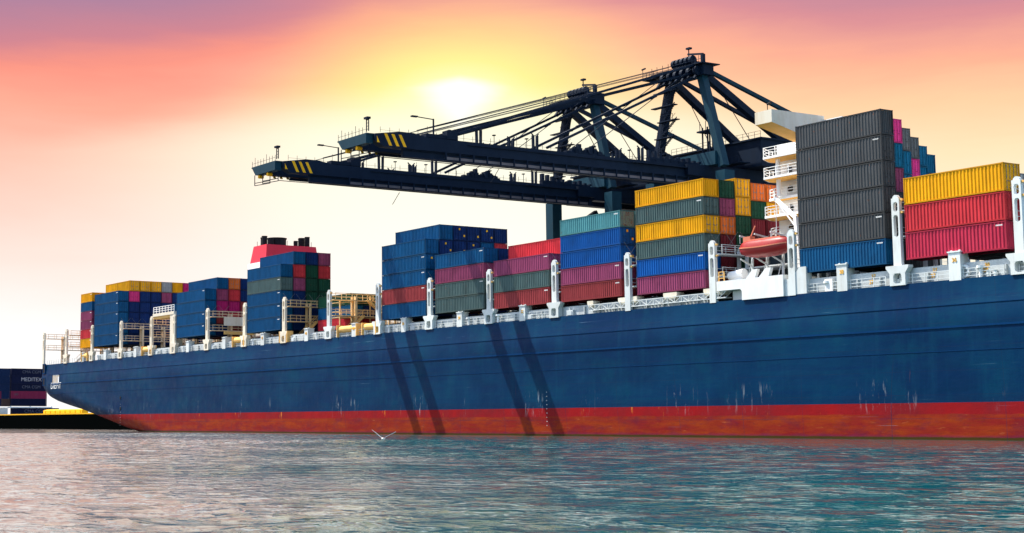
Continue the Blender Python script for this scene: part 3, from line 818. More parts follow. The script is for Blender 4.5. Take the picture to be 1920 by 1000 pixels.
PLAC, _ = pm.mesh('placard', M_YEL, Vector((0, 0, 0)))
vm = MB()
for k in range(11): vm.box(-.06, .06, -.012, 0, -k * .15, -k * .15 + .1)
CODE, _ = vm.mesh('code_marking', M_MARKD, Vector((0, 0, 0)))
wm = MB()
for k in range(6): wm.box(-k * .13, -k * .13 + .085, -.012, 0, -.07, .07)
IDM, _ = wm.mesh('code_marking', M_MARK, Vector((0, 0, 0)))

NORD = ['outermost', 'second', 'third', 'fourth', 'fifth', 'sixth', 'seventh', 'eighth']
TORD = ['bottom', 'second', 'third', 'fourth', 'fifth', 'sixth']
def container(ck, L, H, x, y, z, label, group, door=False, placards=0, code=False, rusty=False):
    root = empty('shipping_container', (x, y, z))
    tag(root, label, 'container', group)
    inst('body', body_mesh(L, H, ck), root, (0, 0, 0))
    inst('frame', frame_mesh(L, H, ck), root, (0, 0, 0))
    if door:
        for s in (-1, 1):
            dm, rm = door_mesh(H, ck, s, rusty)
            d = inst('door', dm, root, (L / 2 - .03, 0, 0))
            if rusty: d['label'] = 'patchily rusted door leaf'
            inst('lock_rods', rm, d, (0, 0, 0))
    for k in range(placards):
        inst('placard', PLAC, root, (L / 2 + .03, .75 if k == 0 else -.1, .75 if k == 0 else 1.75))
    if code == 'v': inst('code_marking', CODE, root, (-L / 2 + .75, -W / 2 + .02, H - .35))
    if code == 'h': inst('code_marking', IDM, root, (L / 2 - .5, -W / 2 + .02, H - .4))
    return root

def bay(name, xl, xr, ymid, zb, pitch, rows, doors=True, pl=(), gap=.35, per_row=None, y0=.5, rpitch=2.55, wk=1.0):
    X0, X1 = at(xl, ymid, y0).x, at(xr, ymid, y0).x
    n_rows = len(rows)
    for r, tiers in enumerate(rows):
        if not tiers: continue
        a, c, pt = X0, X1, pitch
        if per_row: a, c, pt = per_row(r, X0, X1, pitch)
        H = pt - .05
        y = y0 + W * wk / 2 + r * rpitch
        for k, ck in enumerate(tiers):
            z = zb + k * pt
            top = k == len(tiers) - 1
            where = 'topmost' if top else TORD[k] if k == 0 else TORD[k] + ' up'
            lab0 = '%s container, %s, %s row, %s' % (CC[ck[0]][0], where, NORD[r], name)
            grp = 'containers in the ' + name
            if len(ck) == 2:
                m_ = (a + c) / 2
                for q, (u, v, wd) in enumerate(((a, m_ - .04, 'aft end'), (m_ + .04, c, 'forward end'))):
                    container(ck[0], v - u, H, (u + v) / 2, y, z, '%s short container, topmost, second row, %s, %s' % (CC[ck[0]][0], wd, name), grp, door=(q == 1))
                continue
            dr = doors and ((r * 7 + k * 3) % 5 != 0 or ck == 'T')
            npl = 0
            if ck in pl: npl = (1 + (r + k) % 2) * ((r * 3 + k) % 4 > 0)
            code = 'v' if (ck == 'Y' and r == 0 and 'aft of the deckhouse' in name) else ('h' if r == 0 and rnd.random() < .6 else False)
            container(ck, c - a, H, (a + c) / 2, y, z, lab0, grp, door=dr, placards=npl, code=code, rusty=(ck == 'T')).scale.y = wk

bay('bay nearest the stern', 151, 172, 600, 18.7, 2.06, [list('YRPPBY'), list('YRPPPY')])
bay('yellow-topped bay near the stern', 177, 221, 600, 18.7, 2.33,
    [list('BBBBB'), ['N', 'N', 'N', 'N', 'I', 'YY'], list('NNNNNY'), list('NNNNNY'), list('NNNNPW'), list('NNNBNY'), list('NNNNNM'), list('NNNNNM')])
bay('bay beside the cream tower', 331, 384, 590, 18.5, 2.27, [list('BBBB'), list('NKMPB'), list('KRMRO'), list('KKKNN')])
bay('bay below the funnel', 463.5, 526, 560, 17.95, 2.34, [list('BBBGB'), list('NNNPRB'), list('NNDDDN'), list('BNDDRP')])
bay('bay behind the ochre stairs', 548, 608, 590, 17.5, 2.02, [[], [], list('RBD'), list('RND')])
bay('bay with yellow placards', 716, 798, 530, 17.7, 2.34,
    [list('BKBBB'), list('NNNNNB'), list('NNNNNN'), list('NNNNNN'), list('NNNNBN'), list('NNNNRN')], pl='BN')
bay('bay with two grey green tiers', 816, 908, 530, 17.8, 2.2, [list('GGPB'), list('AAAN')], pl='P')
bay('bay with one bright red container', 926, 1030, 530, 17.55, 2.28, [list('KGP'), list('AAAR')], pl='P')
bay('teal-topped bay', 1051, 1164, 490, 17.5, 2.2, [list('KPFFT'), list('APNNT')], pl='F')
bay('bay just aft of the deckhouse', 1192.5, 1321, 450, 17.4, 2.19,
    [list('PFGYGY'), list('AAAOPD'), list('DDDDYY'), list('AAAADO'), list('AAAAYO')],
    per_row=lambda r, a, c, p: (a, c, p * (1.03 if r == 2 else 1.0)))
bay('tall charcoal bay', 1495.5, 1657, 370, 17.9, 2.73, rpitch=2.0, wk=.78, rows=
    [list('BCCCCC'), list('CCCPUV'), list('CCBUUS'), list('CCBUVS'), list('CCBUUU'), list('CCBUSU')], pl='',
    per_row=lambda r, a, c, p: (a if r == 0 else c - .62 * r - 6.05, c - .62 * r, p - .115 * r))
bay('yellow and red foremost bay', 1696, 1885, 400, 18.1, 2.82, [list('ERY'), list('WWW'), list('WWW')],
    per_row=lambda r, a, c, p: (a if r == 0 else c - 1.2 * r - 6.05, c - 1.2 * r, p - .2 * r))

# cross lashing rods on the ends of the stacks
def rods(px, y0, rows, z0, z1):
    X = BRX[px] - .95
    for r in range(rows):
        ya = y0 + r * 2.55
        b = MB(); b.tube((X, ya + .1, z0), (X, ya + 2.3, z1), .024, 5); b.tube((X, ya + 2.3, z0), (X, ya + .1, z1), .024, 5)
        b.build('lashing_rod', M_ROPE, ship)
for px, n in ((226, 4), (388, 2), (532, 4), (805, 1), (917, 1), (1040, 1), (1178, 1), (1338, 5)): rods(px, .6, n, 21.8, 24.3)

# ------------------------------------------------------------------ quay beyond the ship
b = MB(); b.box(-900, 160, 47, 420, -3, 4.6); q = b.build('quay', [M_CONC], None); tag(q, 'concrete container quay beyond the moored ship', None, None, 'structure')
b = MB(); b.box(-900, 160, 46.4, 46.98, -3, 4.55); q = b.build('quay_wall', M_QUAY, None); tag(q, 'quay wall coloured black for shade, rising from the water behind the stern', 'quay wall', None, None)
b = MB(); b.box(-900, 160, 46.3, 47.6, 4.61, 4.95); q = b.build('quay_kerb', M_YEL, None); tag(q, 'yellow painted kerb along the top of the black quay wall', 'kerb', None, None)
b = MB(); b.prism([(47.9, 4.6), (47.9, 6.0), (49.3, 6.3), (50, 6.3), (50, 4.6)], lambda u, v, d: (d, u, v), -505, -470)
for k in range(8): b.box(-503 + k * 4.5, -502.6 + k * 4.5, 47.7, 47.9, 4.6, 5.9)
b = b.build('quay_barrier', M_YEL, None); tag(b, 'yellow quayside barrier showing under the ship\'s stern counter', 'barrier')
h = empty('gate_hut', (-560, 50.5, 4.6)); tag(h, 'pale grey flat-roofed hut below the left end of the dark stacks', 'hut')
b = MB(); b.box(-563, -557, 48, 53, 4.6, 7.2); b.build('wall', M_LGREY, h)
b = MB(); b.box(-563.3, -556.7, 47.7, 53.3, 7.2, 7.5); b.build('roof', M_MARK, h)
b = MB(); b.box(-556.98, -556.9, 49, 50, 4.62, 6.6); b.build('door', M_POST, h)
def qbox(mat, y0, y1, z0, z1, label, x1=-560, txt=None, tw=0, ts=1.2, bright=1, nc=26):
    root = empty('shipping_container', (x1 - 1.22, (y0 + y1) / 2, z0)); tag(root, label, 'container', 'dark containers stacked on the quay')
    m = MB(); n = nc; p = (y1 - y0 - .3) / n
    poly = []
    for i in range(n):
        s = y0 + .15 + i * p; poly += [(x1 - .05, s), (x1 - .05, s + p * .4), (x1 - .13, s + p * .5), (x1 - .13, s + p * .9)]
    poly += [(x1 - 2.4, y1 - .15), (x1 - 2.4, y0 + .15)]
    m.prism(poly, lambda u, v, d: (u, v, d), z0 + .01, z1 - .005); m.build('body', mat, root)
    f = MB()
    for yy in (y0, y1 - .16): f.box(x1 - .16, x1, yy, yy + .16, z0, z1 - .02)
    f.box(x1 - .12, x1 - .004, y0 + .161, y1 - .161, z0 + .01, z0 + .15); f.box(x1 - .12, x1 - .004, y0 + .161, y1 - .161, z1 - .14, z1 - .03)
    f.build('frame', mat, root)
    if txt: text_part('lettering', txt, ts, M_LETT if bright else M_LETD, root, (x1 + .0, y0 + tw, (z0 + z1) / 2 + .1), (0, 1, 0), (0, 0, 1), depth=.03)
H0 = 7.9
qbox(M_QN, 54.9, 72.5, 4.7, 7.35, 'navy container with smudged lettering, lowest of the quay stack', x1=-558, txt='CMA CGM', tw=8.5, ts=1.7, bright=0)
b = MB(); b.box(-562, -559.6, 54.6, 70.5, 7.36, 7.75)
for yy in (54.7, 62, 70): b.box(-559.9, -559.55, yy, yy + .4, 7.36, 8.0)
b = b.build('flat_rack', M_MARK, None); tag(b, 'white flat rack lying between the lowest and second navy containers', 'flat rack')
for i, (mt, nm, tx, ts, br) in enumerate(((M_QN, 'plain navy container directly above the white flat rack', None, 1, 0), (M_QM, 'maroon container in the dark stack left of the ship\'s stern', 'UES', .9, 0),
        (M_QN, 'navy container with dim lettering, directly above the maroon one', 'CMA CGM', 1.5, 0), (M_QN, 'navy container with the brightest white lettering of the quay stack', 'MEDITEX', 1.9, 1),
        (M_QN, 'navy container topmost in the lettered quay stack', 'CMA CGM', 1.5, 0))):
    z = H0 + .12 + i * 2.7
    qbox(mt, 55.0, 68.5, z, z + 2.69, nm, x1=-560, txt=tx, tw=7.5 if tx != 'UES' else 2.0, ts=ts, bright=br)
for i, (mt, nm) in enumerate(((M_QT, 'brown'), (M_QM, 'maroon'), (M_QB, 'dark blue'), (M_QB, 'dark blue'), (M_QB, 'dark blue'))):
    z = H0 + i * 2.71
    for j in range(2):
        y0 = 48.3 + j * 3.25
        m2 = M_QB if (i == 0 and j == 0) or (i == 1 and j == 1) else mt
        c2 = 'dark blue' if m2 is M_QB else nm
        qbox(m2, y0, y0 + 3.2, z, z + 2.7, '%s container end, %s, %s column above the grey hut' % (c2, TORD[i] + ' up' if i else 'lowest', ('left', 'right')[j]), x1=-560.3, nc=7)

# ------------------------------------------------------------------ ship-to-shore cranes
def crane():
    XC = -198.0; DZ = .75
    TALL = ('upper_leg', 'back_leg', 'back_stay', 'outer_forestay', 'inner_forestay', 'hoist_cable', 'apex_head', 'apex_platform', 'service_hoist', 'leg_stair')
    root = empty('gantry_crane', (XC, 60, 4.6))
    def P(b, n, m=M_CRANE, par=root, **k):
        if n not in ('rail_bogie', 'sill_brace', 'waterside_leg', 'landside_leg'):
            b.v = [(v[0], v[1], v[2] + DZ - 2.1 * min(1.0, max(0.0, (v[2] - 43.6) / 15.0)) * (n in TALL)) for v in b.v]
        return b.build(n, m, par, **k)
    g0 = XC + 5.0; g1 = XC - 1.4; GC = (g0 + g1) / 2; GH = (g0 - g1) / 2; AP = 58.2 / 60.2
    # boom girders
    for gx in (g0, g1):
        b = MB()
        b.prism([(-14, 41.9), (-14, 40.9), (-12.5, 40.15 + .5 * (gx == g1)), (48, 40.15 + .5 * (gx == g1)), (48, 42.1), (-5, 42.1), (-7.5, 42.5), (-10, 42.5)], lambda u, v, d: (d, u, v), gx - .7, gx + .7)
        go = P(b, 'boom_girder')
        w = MB(); s = 1 if gx == g0 else -1; lo_ = 39.05 if s > 0 else 40.5
        w.box(gx - .3, gx + .12 * s + .1, -9, 48, lo_, 40.15); w.box(gx + s * .3 - .45, gx + s * .3 + .45, -9, 48, lo_ - .1, lo_ + .02); w.box(gx + s * .45 - .05, gx + s * .45 + .05, -11, 48, 40.0, 40.1)
        P(w, 'trolley_rail', M_CRANE, go)
        if s < 0: continue
        pst = MB(); pst.box(gx + s * .73, gx + s * .8, -2.1, 47, 38.97, 39.05)
        k = -2.0
        while k < 48: pst.box(gx + s * .72, gx + s * .92, k - .11, k + .11, 39.05, 40.2); k += 2.45
        P(pst, 'walkway_posts', M_CRANE, go)
        pl = MB(); pl.box(gx + s * .2, gx + s * .3, -1.8, 47, 39.2, 39.6); P(pl, 'walkway_panel', M_WALK, go)
        rl = MB(); k = -13
        while k < 46:
            rl.bar((gx + .5, k, 42.2), (gx + s * .5, k, 43.0 + (rnd.random() < .15) * .8), .045); k += 1.6
        rl.bar((gx + .5, -13, 42.55), (gx + .5, 45.5, 42.55), .03)
        P(rl, 'railing', M_CRANE, go)
    for yy in (9, 20, 30, 40):
        b = MB(); b.box(g1 + .7, g0 - .7, yy - .4, yy + .4, 40.4, 41.9); P(b, 'cross_beam')
    # hazard stripes near the tip on the outer faces
    for gx, s in ((g0, 1), (g1, -1)):
        for k in range(4):
            y = -13.7 + k * 1.22
            b = MB(); lo, hi = 40.35, 42.05
            pts = [(y, hi), (y + .5, hi), (y + 1.35, lo), (y + .85, lo)] if k else [(y, 41.6), (y + .5, lo + .3), (y + .05, lo + .3)]
            b.prism(pts, lambda u, v, d: (d, u, v), gx + s * .7, gx + s * .715); P(b, 'hazard_stripe', M_YEL)
    # tip platform, buffers, underslung frames
    b = MB(); b.box(g1 - 1.6, g0 + .3, -15.2, -13.6, 41.75, 41.95); b.prism([(g1 - 1.4, 41.75), (g0 + .2, 41.75), (g0 + .2, 40.5), (g1 - .2, 40.5)], lambda u, v, d: (u, d, v), -15.2, -14.05)
    P(b, 'tip_platform', M_CRANET)
    b = MB()
    for i in range(9): b.bar((g1 - 1.5 + i * 1.0, -15.1, 41.9), (g1 - 1.5 + i * 1.0, -15.1, 42.9 + (i % 4 == 1) * .5), .05)
    b.bar((g1 - 1.5, -15.1, 42.5), (g1 + 6.5, -15.1, 42.5), .035)
    P(b, 'tip_railing')
    b = MB()
    for xx in (g1 + .6, g0 - 3.0):
        for z in (39.3, 38.9): b.bar((xx - 1.4, -15, z), (xx + 2.4, -14.2, z), .1)
        b.bar((xx - 1.4, -15, 40.6), (xx - 1.4, -15, 38.9), .1); b.bar((xx + 2.4, -14.2, 40.6), (xx + 2.4, -14.2, 38.9), .1)
    P(b, 'maintenance_frame')
    for xx in (g1 + .6, g1 + 3.6):
        b = MB(); b.tube((xx, -15.0, 40.2), (xx, -14.2, 40.2), .3, 10); P(b, 'buffer', M_YEL)
    b = MB(); b.bar((g0 - 2.5, -13.5, 42.7), (g0 - 2.5, -13.5, 44.6), .12); b.bar((g0 - 1.9, -13.5, 42.7), (g0 - 1.9, -13.5, 44.6), .12)
    for k in range(4): b.bar((g0 - 2.5, -13.5, 43 + k * .45), (g0 - 1.9, -13.5, 43 + k * .45), .06)
    b.box(g0 - 2.8, g0 - 1.8, -13.8, -13.2, 44.5, 44.8); P(b, 'tip_mast')
    b = MB(); b.tube((g0, -3.6, 42.2), (g0, -3.6, 45.1), .13, 8); b.bar((g0, -3.6, 45.0), (g0 - .6, -6.4, 45.3), .12); b.box(g0 - .9, g0 - .4, -7.0, -6.0, 45.2, 45.4)
    P(b, 'lamp_post')
    b = MB(); b.box(g0 - .9, g0 + .5, -5.2, -.5, 42.2, 42.75); b.box(g0 - .7, g0 + .6, -1.6, .3, 42.2, 43.5); P(b, 'stay_anchor')
    for gx in (g0, g1):
        for yy, h in ((4.4, 2.0), (10.3, 1.2), (14.8, 2.1), (31, 1.3), (35.5, 2.0)):
            b = MB()
            for d_ in (-.35, .35):
                b.bar((gx, yy + d_, 42.2), (gx, yy + d_ * 1.1, 42.2 + h), .28, .4); b.bar((gx, yy + d_, 42.2 + h), (gx, yy + d_ * 1.9, 42.5 + h), .15)
            P(b, 'latch_post')
    b = MB()
    for k in range(14): b.box(g0 - .6 + rnd.random() * .5, g0 + .1 + rnd.random() * .5, 22 + k * .35, 22.6 + k * .35, 42.2, 42.6 + rnd.random() * 1.2)
    P(b, 'sheave_block')
    # A-frame
    AY = 50.0
    for s in (-1, 1):
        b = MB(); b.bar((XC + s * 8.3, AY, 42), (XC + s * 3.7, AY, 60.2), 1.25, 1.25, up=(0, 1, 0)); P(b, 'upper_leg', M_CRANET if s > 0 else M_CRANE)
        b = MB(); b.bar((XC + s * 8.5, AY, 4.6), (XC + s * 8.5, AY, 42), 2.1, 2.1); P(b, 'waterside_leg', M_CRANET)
        b = MB(); b.bar((XC + s * 8.5, AY + 32, 4.6), (XC + s * 8.5, AY + 32, 42), 2.1, 2.1); P(b, 'landside_leg')
        b = MB(); b.bar((XC + s * 8.5, AY + 1, 25), (XC + s * 8.5, AY + 31, 25), 1.3, 1.6); b.bar((XC + s * 8.5, AY + 1, 35.5), (XC + s * 8.5, AY + 10, 41), .9); P(b, 'sill_brace')
        # legs down to the back girder
        b = MB(); b.bar((XC + s * 3.7, AY + .6, 60), (XC + s * 5, AY + 21.5, 45.5), 1.15, 1.15); P(b, 'back_leg')
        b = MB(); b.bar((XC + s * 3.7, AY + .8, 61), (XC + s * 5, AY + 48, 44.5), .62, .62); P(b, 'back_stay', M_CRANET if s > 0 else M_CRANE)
        gx = GC + s * GH
        b = MB()
        for d_ in (-.45, .45): b.bar((XC + s * 3.5 + d_, AY - 1.2, 60.9 + d_ * 1.5), (gx + d_, -.6 + d_ * 2.2, 43.2), .26, .34)
        b.bar((XC + s * 3.5, AY - 1.2, 60.3), (gx, -.6, 42.9), .10)
        P(b, 'outer_forestay')
        b = MB(); q0 = Vector((XC + s * 3.5, AY - 1.2, 59.6)); q1 = Vector((gx, 17, 42.6)); b.bar(q0, q1, .32, .38)
        for t in (.3, .62): c = q0.lerp(q1, t); b.bar(c - (q1 - q0).normalized() * .7, c + (q1 - q0).normalized() * .6, .46, .52)
        P(b, 'inner_forestay')
        b = MB(); b.box(gx - .8, gx + .8, 48, 100, 40, 42.4); P(b, 'back_girder')
        b = MB()
        for d_ in (0, .5): b.tube((XC + s * 2.6, AY - 1.5, 62.2 - d_), (gx - s * .8, -6, 43.3), .05, 5)
        P(b, 'hoist_cable')
    # trailing cables, cable trays and small lamps
    for s in (-1, 1):
        gx = GC + s * GH
        b = MB(); b.tube((XC + s * 3.2, AY - 1.6, 58.8), (gx, 24, 42.4), .07, 5); P(b, 'rope_guide')
        b = MB(); b.tube((XC + s * 3.6, AY + 1.2, 59.2), (XC + s * 4.6, AY + 10, 47), .07, 5); P(b, 'rope_guide')
        b = MB(); b.box(gx + s * .72, gx + s * .95, 2, 46, 41.5, 41.6); P(b, 'cable_tray')
    for yy in (-1, 7, 13, 19, 26, 33, 41):
        b = MB(); b.bar((g0 + .3, yy, 42.1), (g0 + .3, yy, 43.6), .07); b.box(g0 + .05, g0 + .5, yy - .2, yy + .2, 43.5, 43.65); P(b, 'walkway_lamp')
    for (ya, yb, h) in ((20.5, 28, .55), (37, 43, 1.2), (43, 47.5, .9)):
        b = MB(); b.box(g0 - .5, g0 + .4, ya, yb, 42.1, 42.1 + h * .6)
        k = ya
        while k < yb: b.box(g0 - .4, g0 + .3, k, k + .5, 42.1 + h * .55, 42.1 + h * (.7 + rnd.random() * .9)); k += 1.1
        P(b, 'boom_equipment')
    # apex
    b = MB(); b.box(XC - 5.2, XC + 5.4, AY - 1.1, AY + 1.1, 59.7, 61.6); b.box(XC - 1.4, XC + 2.6, AY - 1.2, AY + 1.2, 61.6, 62.5)
    for k in range(5): b.tube((XC - 1.7 + k * 1.05, AY - 1.1, 62.5), (XC - 1.1 + k * 1.05, AY - 1.1, 62.5), .75, 14)
    for k in range(7): b.bar((XC - 5 + k * 1.5, AY - 1.2, 60.2), (XC - 4.3 + k * 1.5, AY - 2.6, 58.9 + .2 * (k % 2)), .28)
    b.bar((XC - 5.5, AY - 1.3, 59.2), (XC + 4, AY - 1.3, 61.9), .35)
    b.box(XC - 6.5, XC + 6.0, AY - 2, AY + 2, 61.4, 61.55)
    for k in range(6): b.tube((XC - 4 + k * 1.6, AY - 1.5, 60.4), (XC - 3.4 + k * 1.6, AY - 1.5, 60.4), .8, 14)
    apx = P(b, 'apex_head')
    b = MB()
    b.bar((XC - 6, AY, 60.5), (XC - 8.6, AY - 1, 61.2), .5, .4); b.box(XC - 9.2, XC - 5.6, AY - 1.6, AY + .8, 61.1, 61.25)
    for xx in (-9.1, -8.2, -7.3, -6.4): b.bar((XC + xx, AY - 1.5, 61.2), (XC + xx, AY - 1.5, 62.3 + .9 * (xx < -9)), .07)
    b.bar((XC - 9.1, AY - 1.5, 62.2), (XC - 5.7, AY - 1.5, 62.2), .06); b.bar((XC - 9.3, AY - 1.5, 63.1), (XC - 8.4, AY - 1.5, 63.2), .22)
    for xx in (-6.3, -5, -3.6, -2.2, 3.6, 4.4, 5.2, 5.9): b.bar((XC + xx, AY - 1.9, 61.5), (XC + xx, AY - 1.9, 62.7), .06)
    b.bar((XC - 6.3, AY - 1.9, 62.1), (XC + 5.9, AY - 1.9, 62.1), .045)
    P(b, 'apex_platform', M_CRANE, apx)
    b = MB(); b.tube((XC + .8, AY, 63), (XC + .8, AY, 65), .1, 6); b.bar((XC - 3.2, AY, 63.4), (XC + .4, AY, 63.1), .3, .35); b.bar((XC + .6, AY, 64.0), (XC + 4.2, AY, 63.4), .3, .3); b.box(XC + .4, XC + 1.3, AY - .3, AY + .3, 64.8, 65.1)
    b.box(XC + 3.9, XC + 4.4, AY - .3, AY + .3, 61.5, 63.4)
    P(b, 'service_hoist', M_CRANE, apx)
    # stair up the left leg
    b = MB()
    lx = lambda z: XC - 8.3 + (z - 42) / 18.2 * 4.6
    zs = [43.5, 46.0, 49.2, 52.4, 55.4, 58.2]
    for i, z in enumerate(zs):
        x = lx(z); w = 4.2 if i in (2, 3) else 3.0
        b.box(x - (1.9 if i > 3 else -.3), x + w + .7, AY - 1.9, AY - .9, z - .18, z)
        for d_ in (1.2, 2.1, w - .1): b.bar((x + d_, AY - 1.8, z), (x + d_, AY - 1.8, z + 1.1), .06)
        b.bar((x + 1, AY - 1.8, z + 1.1), (x + w, AY - 1.8, z + 1.1), .06)
        if i < len(zs) - 1:
            z2 = zs[i + 1]; xa, xb = (x + 1.5, lx(z2) + (4.7 if i + 1 in (2, 3) else 3.5))
            for d_ in (0, .35): b.bar((xa, AY - 1.4, z + d_), (xb, AY - 1.4, z2 + d_), .09, .16)
            for k in range(9):
                t = (k + .5) / 9; b.box(xa + (xb - xa) * t - .18, xa + (xb - xa) * t + .18, AY - 1.7, AY - 1.2, z + (z2 - z) * t, z + (z2 - z) * t + .06)
            b.bar((xa, AY - 1.7, z + 1.1), (xb, AY - 1.7, z2 + 1.1), .05)
            b.bar((x + 1.0, AY - 1.2, z), (lx(z2) + 1.0, AY - 1.2, z2), .1)
    P(b, 'leg_stair')
    # portal beams, machinery house, trolley
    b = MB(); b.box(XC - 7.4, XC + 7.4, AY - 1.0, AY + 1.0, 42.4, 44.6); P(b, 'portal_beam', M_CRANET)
    b = MB(); b.box(XC - 7.4, XC + 7.4, AY + 31, AY + 33, 40, 42.4); P(b, 'portal_beam')
    b = MB(); b.box(XC - 11.5, XC + 9.6, 57, 76, 42.5, 46.9); b.box(XC - 11.9, XC + 10, 56.6, 76.4, 46.9, 47.15)
    mh = P(b, 'machinery_house')
    b = MB()
    for i in range(17): b.bar((XC - 11.7 + i * 1.34, 56.8, 47.15), (XC - 11.7 + i * 1.34, 56.8, 48.2), .05)
    b.bar((XC - 11.7, 56.8, 48.2), (XC + 9.8, 56.8, 48.2), .045); b.bar((XC - 11.7, 56.8, 47.7), (XC + 9.8, 56.8, 47.7), .045)
    P(b, 'roof_railing', M_CRANE, mh)
    b = MB()
    for k in range(4):
        b = MB(); b.box(XC + 9.6, XC + 9.65, 59 + k * 4, 61 + k * 4, 44, 45.6); P(b, 'louvre', M_BLACK, mh)
    b = MB(); b.box(XC - 9, XC + 7.6, 54.2, 56.5, 43.1, 43.25)
    for i in range(12): b.bar((XC - 8.8 + i * 1.45, 54.3, 43.2), (XC - 8.8 + i * 1.45, 54.3, 44.3), .06)
    b.bar((XC - 8.8, 54.3, 44.3), (XC + 7.5, 54.3, 44.3), .06); P(b, 'service_walkway')
    b = MB()
    for dx in (0, 1.2, 2.4):
        for dy in (0, 1.6): b.bar((XC - 1.2 + dx, 54.4 + dy, 43.2), (XC - 1.2 + dx, 54.4 + dy, 50.2), .2)
    b.box(XC - 2.2, XC + 2.0, 54.0, 56.4, 49.4, 49.65); b.box(XC - 1.7, XC + 1.6, 54.2, 56.2, 45.8, 46.0)
    for dx in (-1.6, -.2, .8, 1.6): b.bar((XC + dx, 54.2, 49.6), (XC + dx, 54.2, 51.2), .08)
    P(b, 'cable_tower')
    b = MB(); b.box(g1 - 1, g0 + 1, 58, 66, 38.3, 38.9); b.box(g1, g1 + 2.4, 59, 65, 37.3, 38.3); b.box(g0 - 2.2, g0 + .2, 58.5, 61.8, 37.2, 38.3)
    for xx in (g1 - .6, g0 + .6):
        for yy in (58.6, 65.4): b.box(xx - .3, xx + .3, yy - .4, yy + .4, 38.9, 40.05)
    tr = P(b, 'trolley')
    b = MB(); b.box(g0 - 2.2, g0, 55.4, 58.2, 36.6, 38.88); P(b, 'operator_cabin', M_CRANET, tr)
    b = MB(); b.box(g0 + .75, g0 + 1.4, 33, 44, 41.5, 41.65); b.box(g0 + .75, g0 + 1.5, 44, 47.5, 40.4, 42.2); P(b, 'hinge_platform', M_CRANE)
    b = MB()
    for s in (-1, 1):
        for yy in (AY, AY + 32): b.box(XC + s * 8.5 - 3.4, XC + s * 8.5 + 3.4, yy - .8, yy + .8, 4.62, 6.2)
    P(b, 'rail_bogie')
    # a loose cable hanging under the boom
    b = MB(); b.tube((g0, 8, 38.6), (g0 - .6, 7.0, 36.6), .05, 5); P(b, 'slack_cable')
    return root
c1 = crane()
tag(c1, 'dark blue quay crane nearer the bow, with the higher apex and boom', 'crane', 'ship-to-shore cranes on the quay')
c2 = copy_tree(c1, None, (-28, 0, 0))
c2['label'] = 'dark blue quay crane nearer the stern, with the lower apex and boom'

# ------------------------------------------------------------------ gull skimming the water
def gull():
    d = (FWD * F + RIGHT * (718 - PX) + UP * (PY - 823)).normalized()
    p = CAM + d * 92.0
    root = empty('seagull', p); tag(root, 'white gull with raised wings skimming the water before the hull', 'gull')
    u = Vector((.80, -.60, 0)).normalized()         # flight direction
    s = Vector((-u.y, u.x, 0))
    b = MB(); NS = 10; K = 8; rows = []
    for i in range(NS + 1):
        t = i / NS; r = .085 * math.sin(math.pi * min(1, max(.02, t * .92 + .06))) ** .7
        c = p + u * (.26 - .52 * t) + Vector((0, 0, .02 * math.cos(t * 6)))
        if t < .22: r *= .72
        rows.append([c + s * r * math.cos(2 * math.pi * j / K) + Vector((0, 0, r * .9 * math.sin(2 * math.pi * j / K))) for j in range(K)])
    for rr in rows: b.v += [tuple(q) for q in rr]
    for i in range(NS):
        for j in range(K): k = (j + 1) % K; b.f.append((i * K + j, i * K + k, (i + 1) * K + k, (i + 1) * K + j)); b.mi.append(0)
    b.f.append(tuple(range(K))); b.mi.append(0)
    tl = [p - u * .22 + s * .05, p - u * .22 - s * .05, p - u * .42 - s * .09, p - u * .42 + s * .09]
    b.prism([(0, 0), (1, 0), (2, 0), (3, 0)], lambda a, v, dd: tl[int(a)] + Vector((0, 0, dd)), -.01, .01)
    b.build('body', M_GULL, root, smooth=True)
    for sd in (-1, 1):
        w = MB()
        st = [(0.05, .03, .17), (.22, .13, .16), (.42, .24, .13), (.62, .33, .08), (.74, .40, .02)] if sd > 0 else [(0.05, .04, .17), (.2, .17, .16), (.36, .31, .13), (.52, .43, .08), (.62, .50, .02)]
        pts = []
        for (o, z, ch) in st:
            c = p + s * sd * o + Vector((0, 0, z)) + u * (.06 - .25 * (o - .3) ** 2 * 2)
            pts.append((c + u * ch * .4, c - u * ch * .6))
        for a, c in zip(pts[:-1], pts[1:]):
            w.hexa([a[0] - Vector((0, 0, .012)), a[1] - Vector((0, 0, .006)), c[1] - Vector((0, 0, .006)), c[0] - Vector((0, 0, .012)), a[0] + Vector((0, 0, .012)), a[1] + Vector((0, 0, .006)), c[1] + Vector((0, 0, .006)), c[0] + Vector((0, 0, .012))])
        w.build('wing', M_GULL if sd > 0 else M_GULL, root)
    k = MB(); k.tube(p + u * .25, p + u * .33, .018, 6, r2=.004); k.build('beak', M_BEAK, root)
gull()

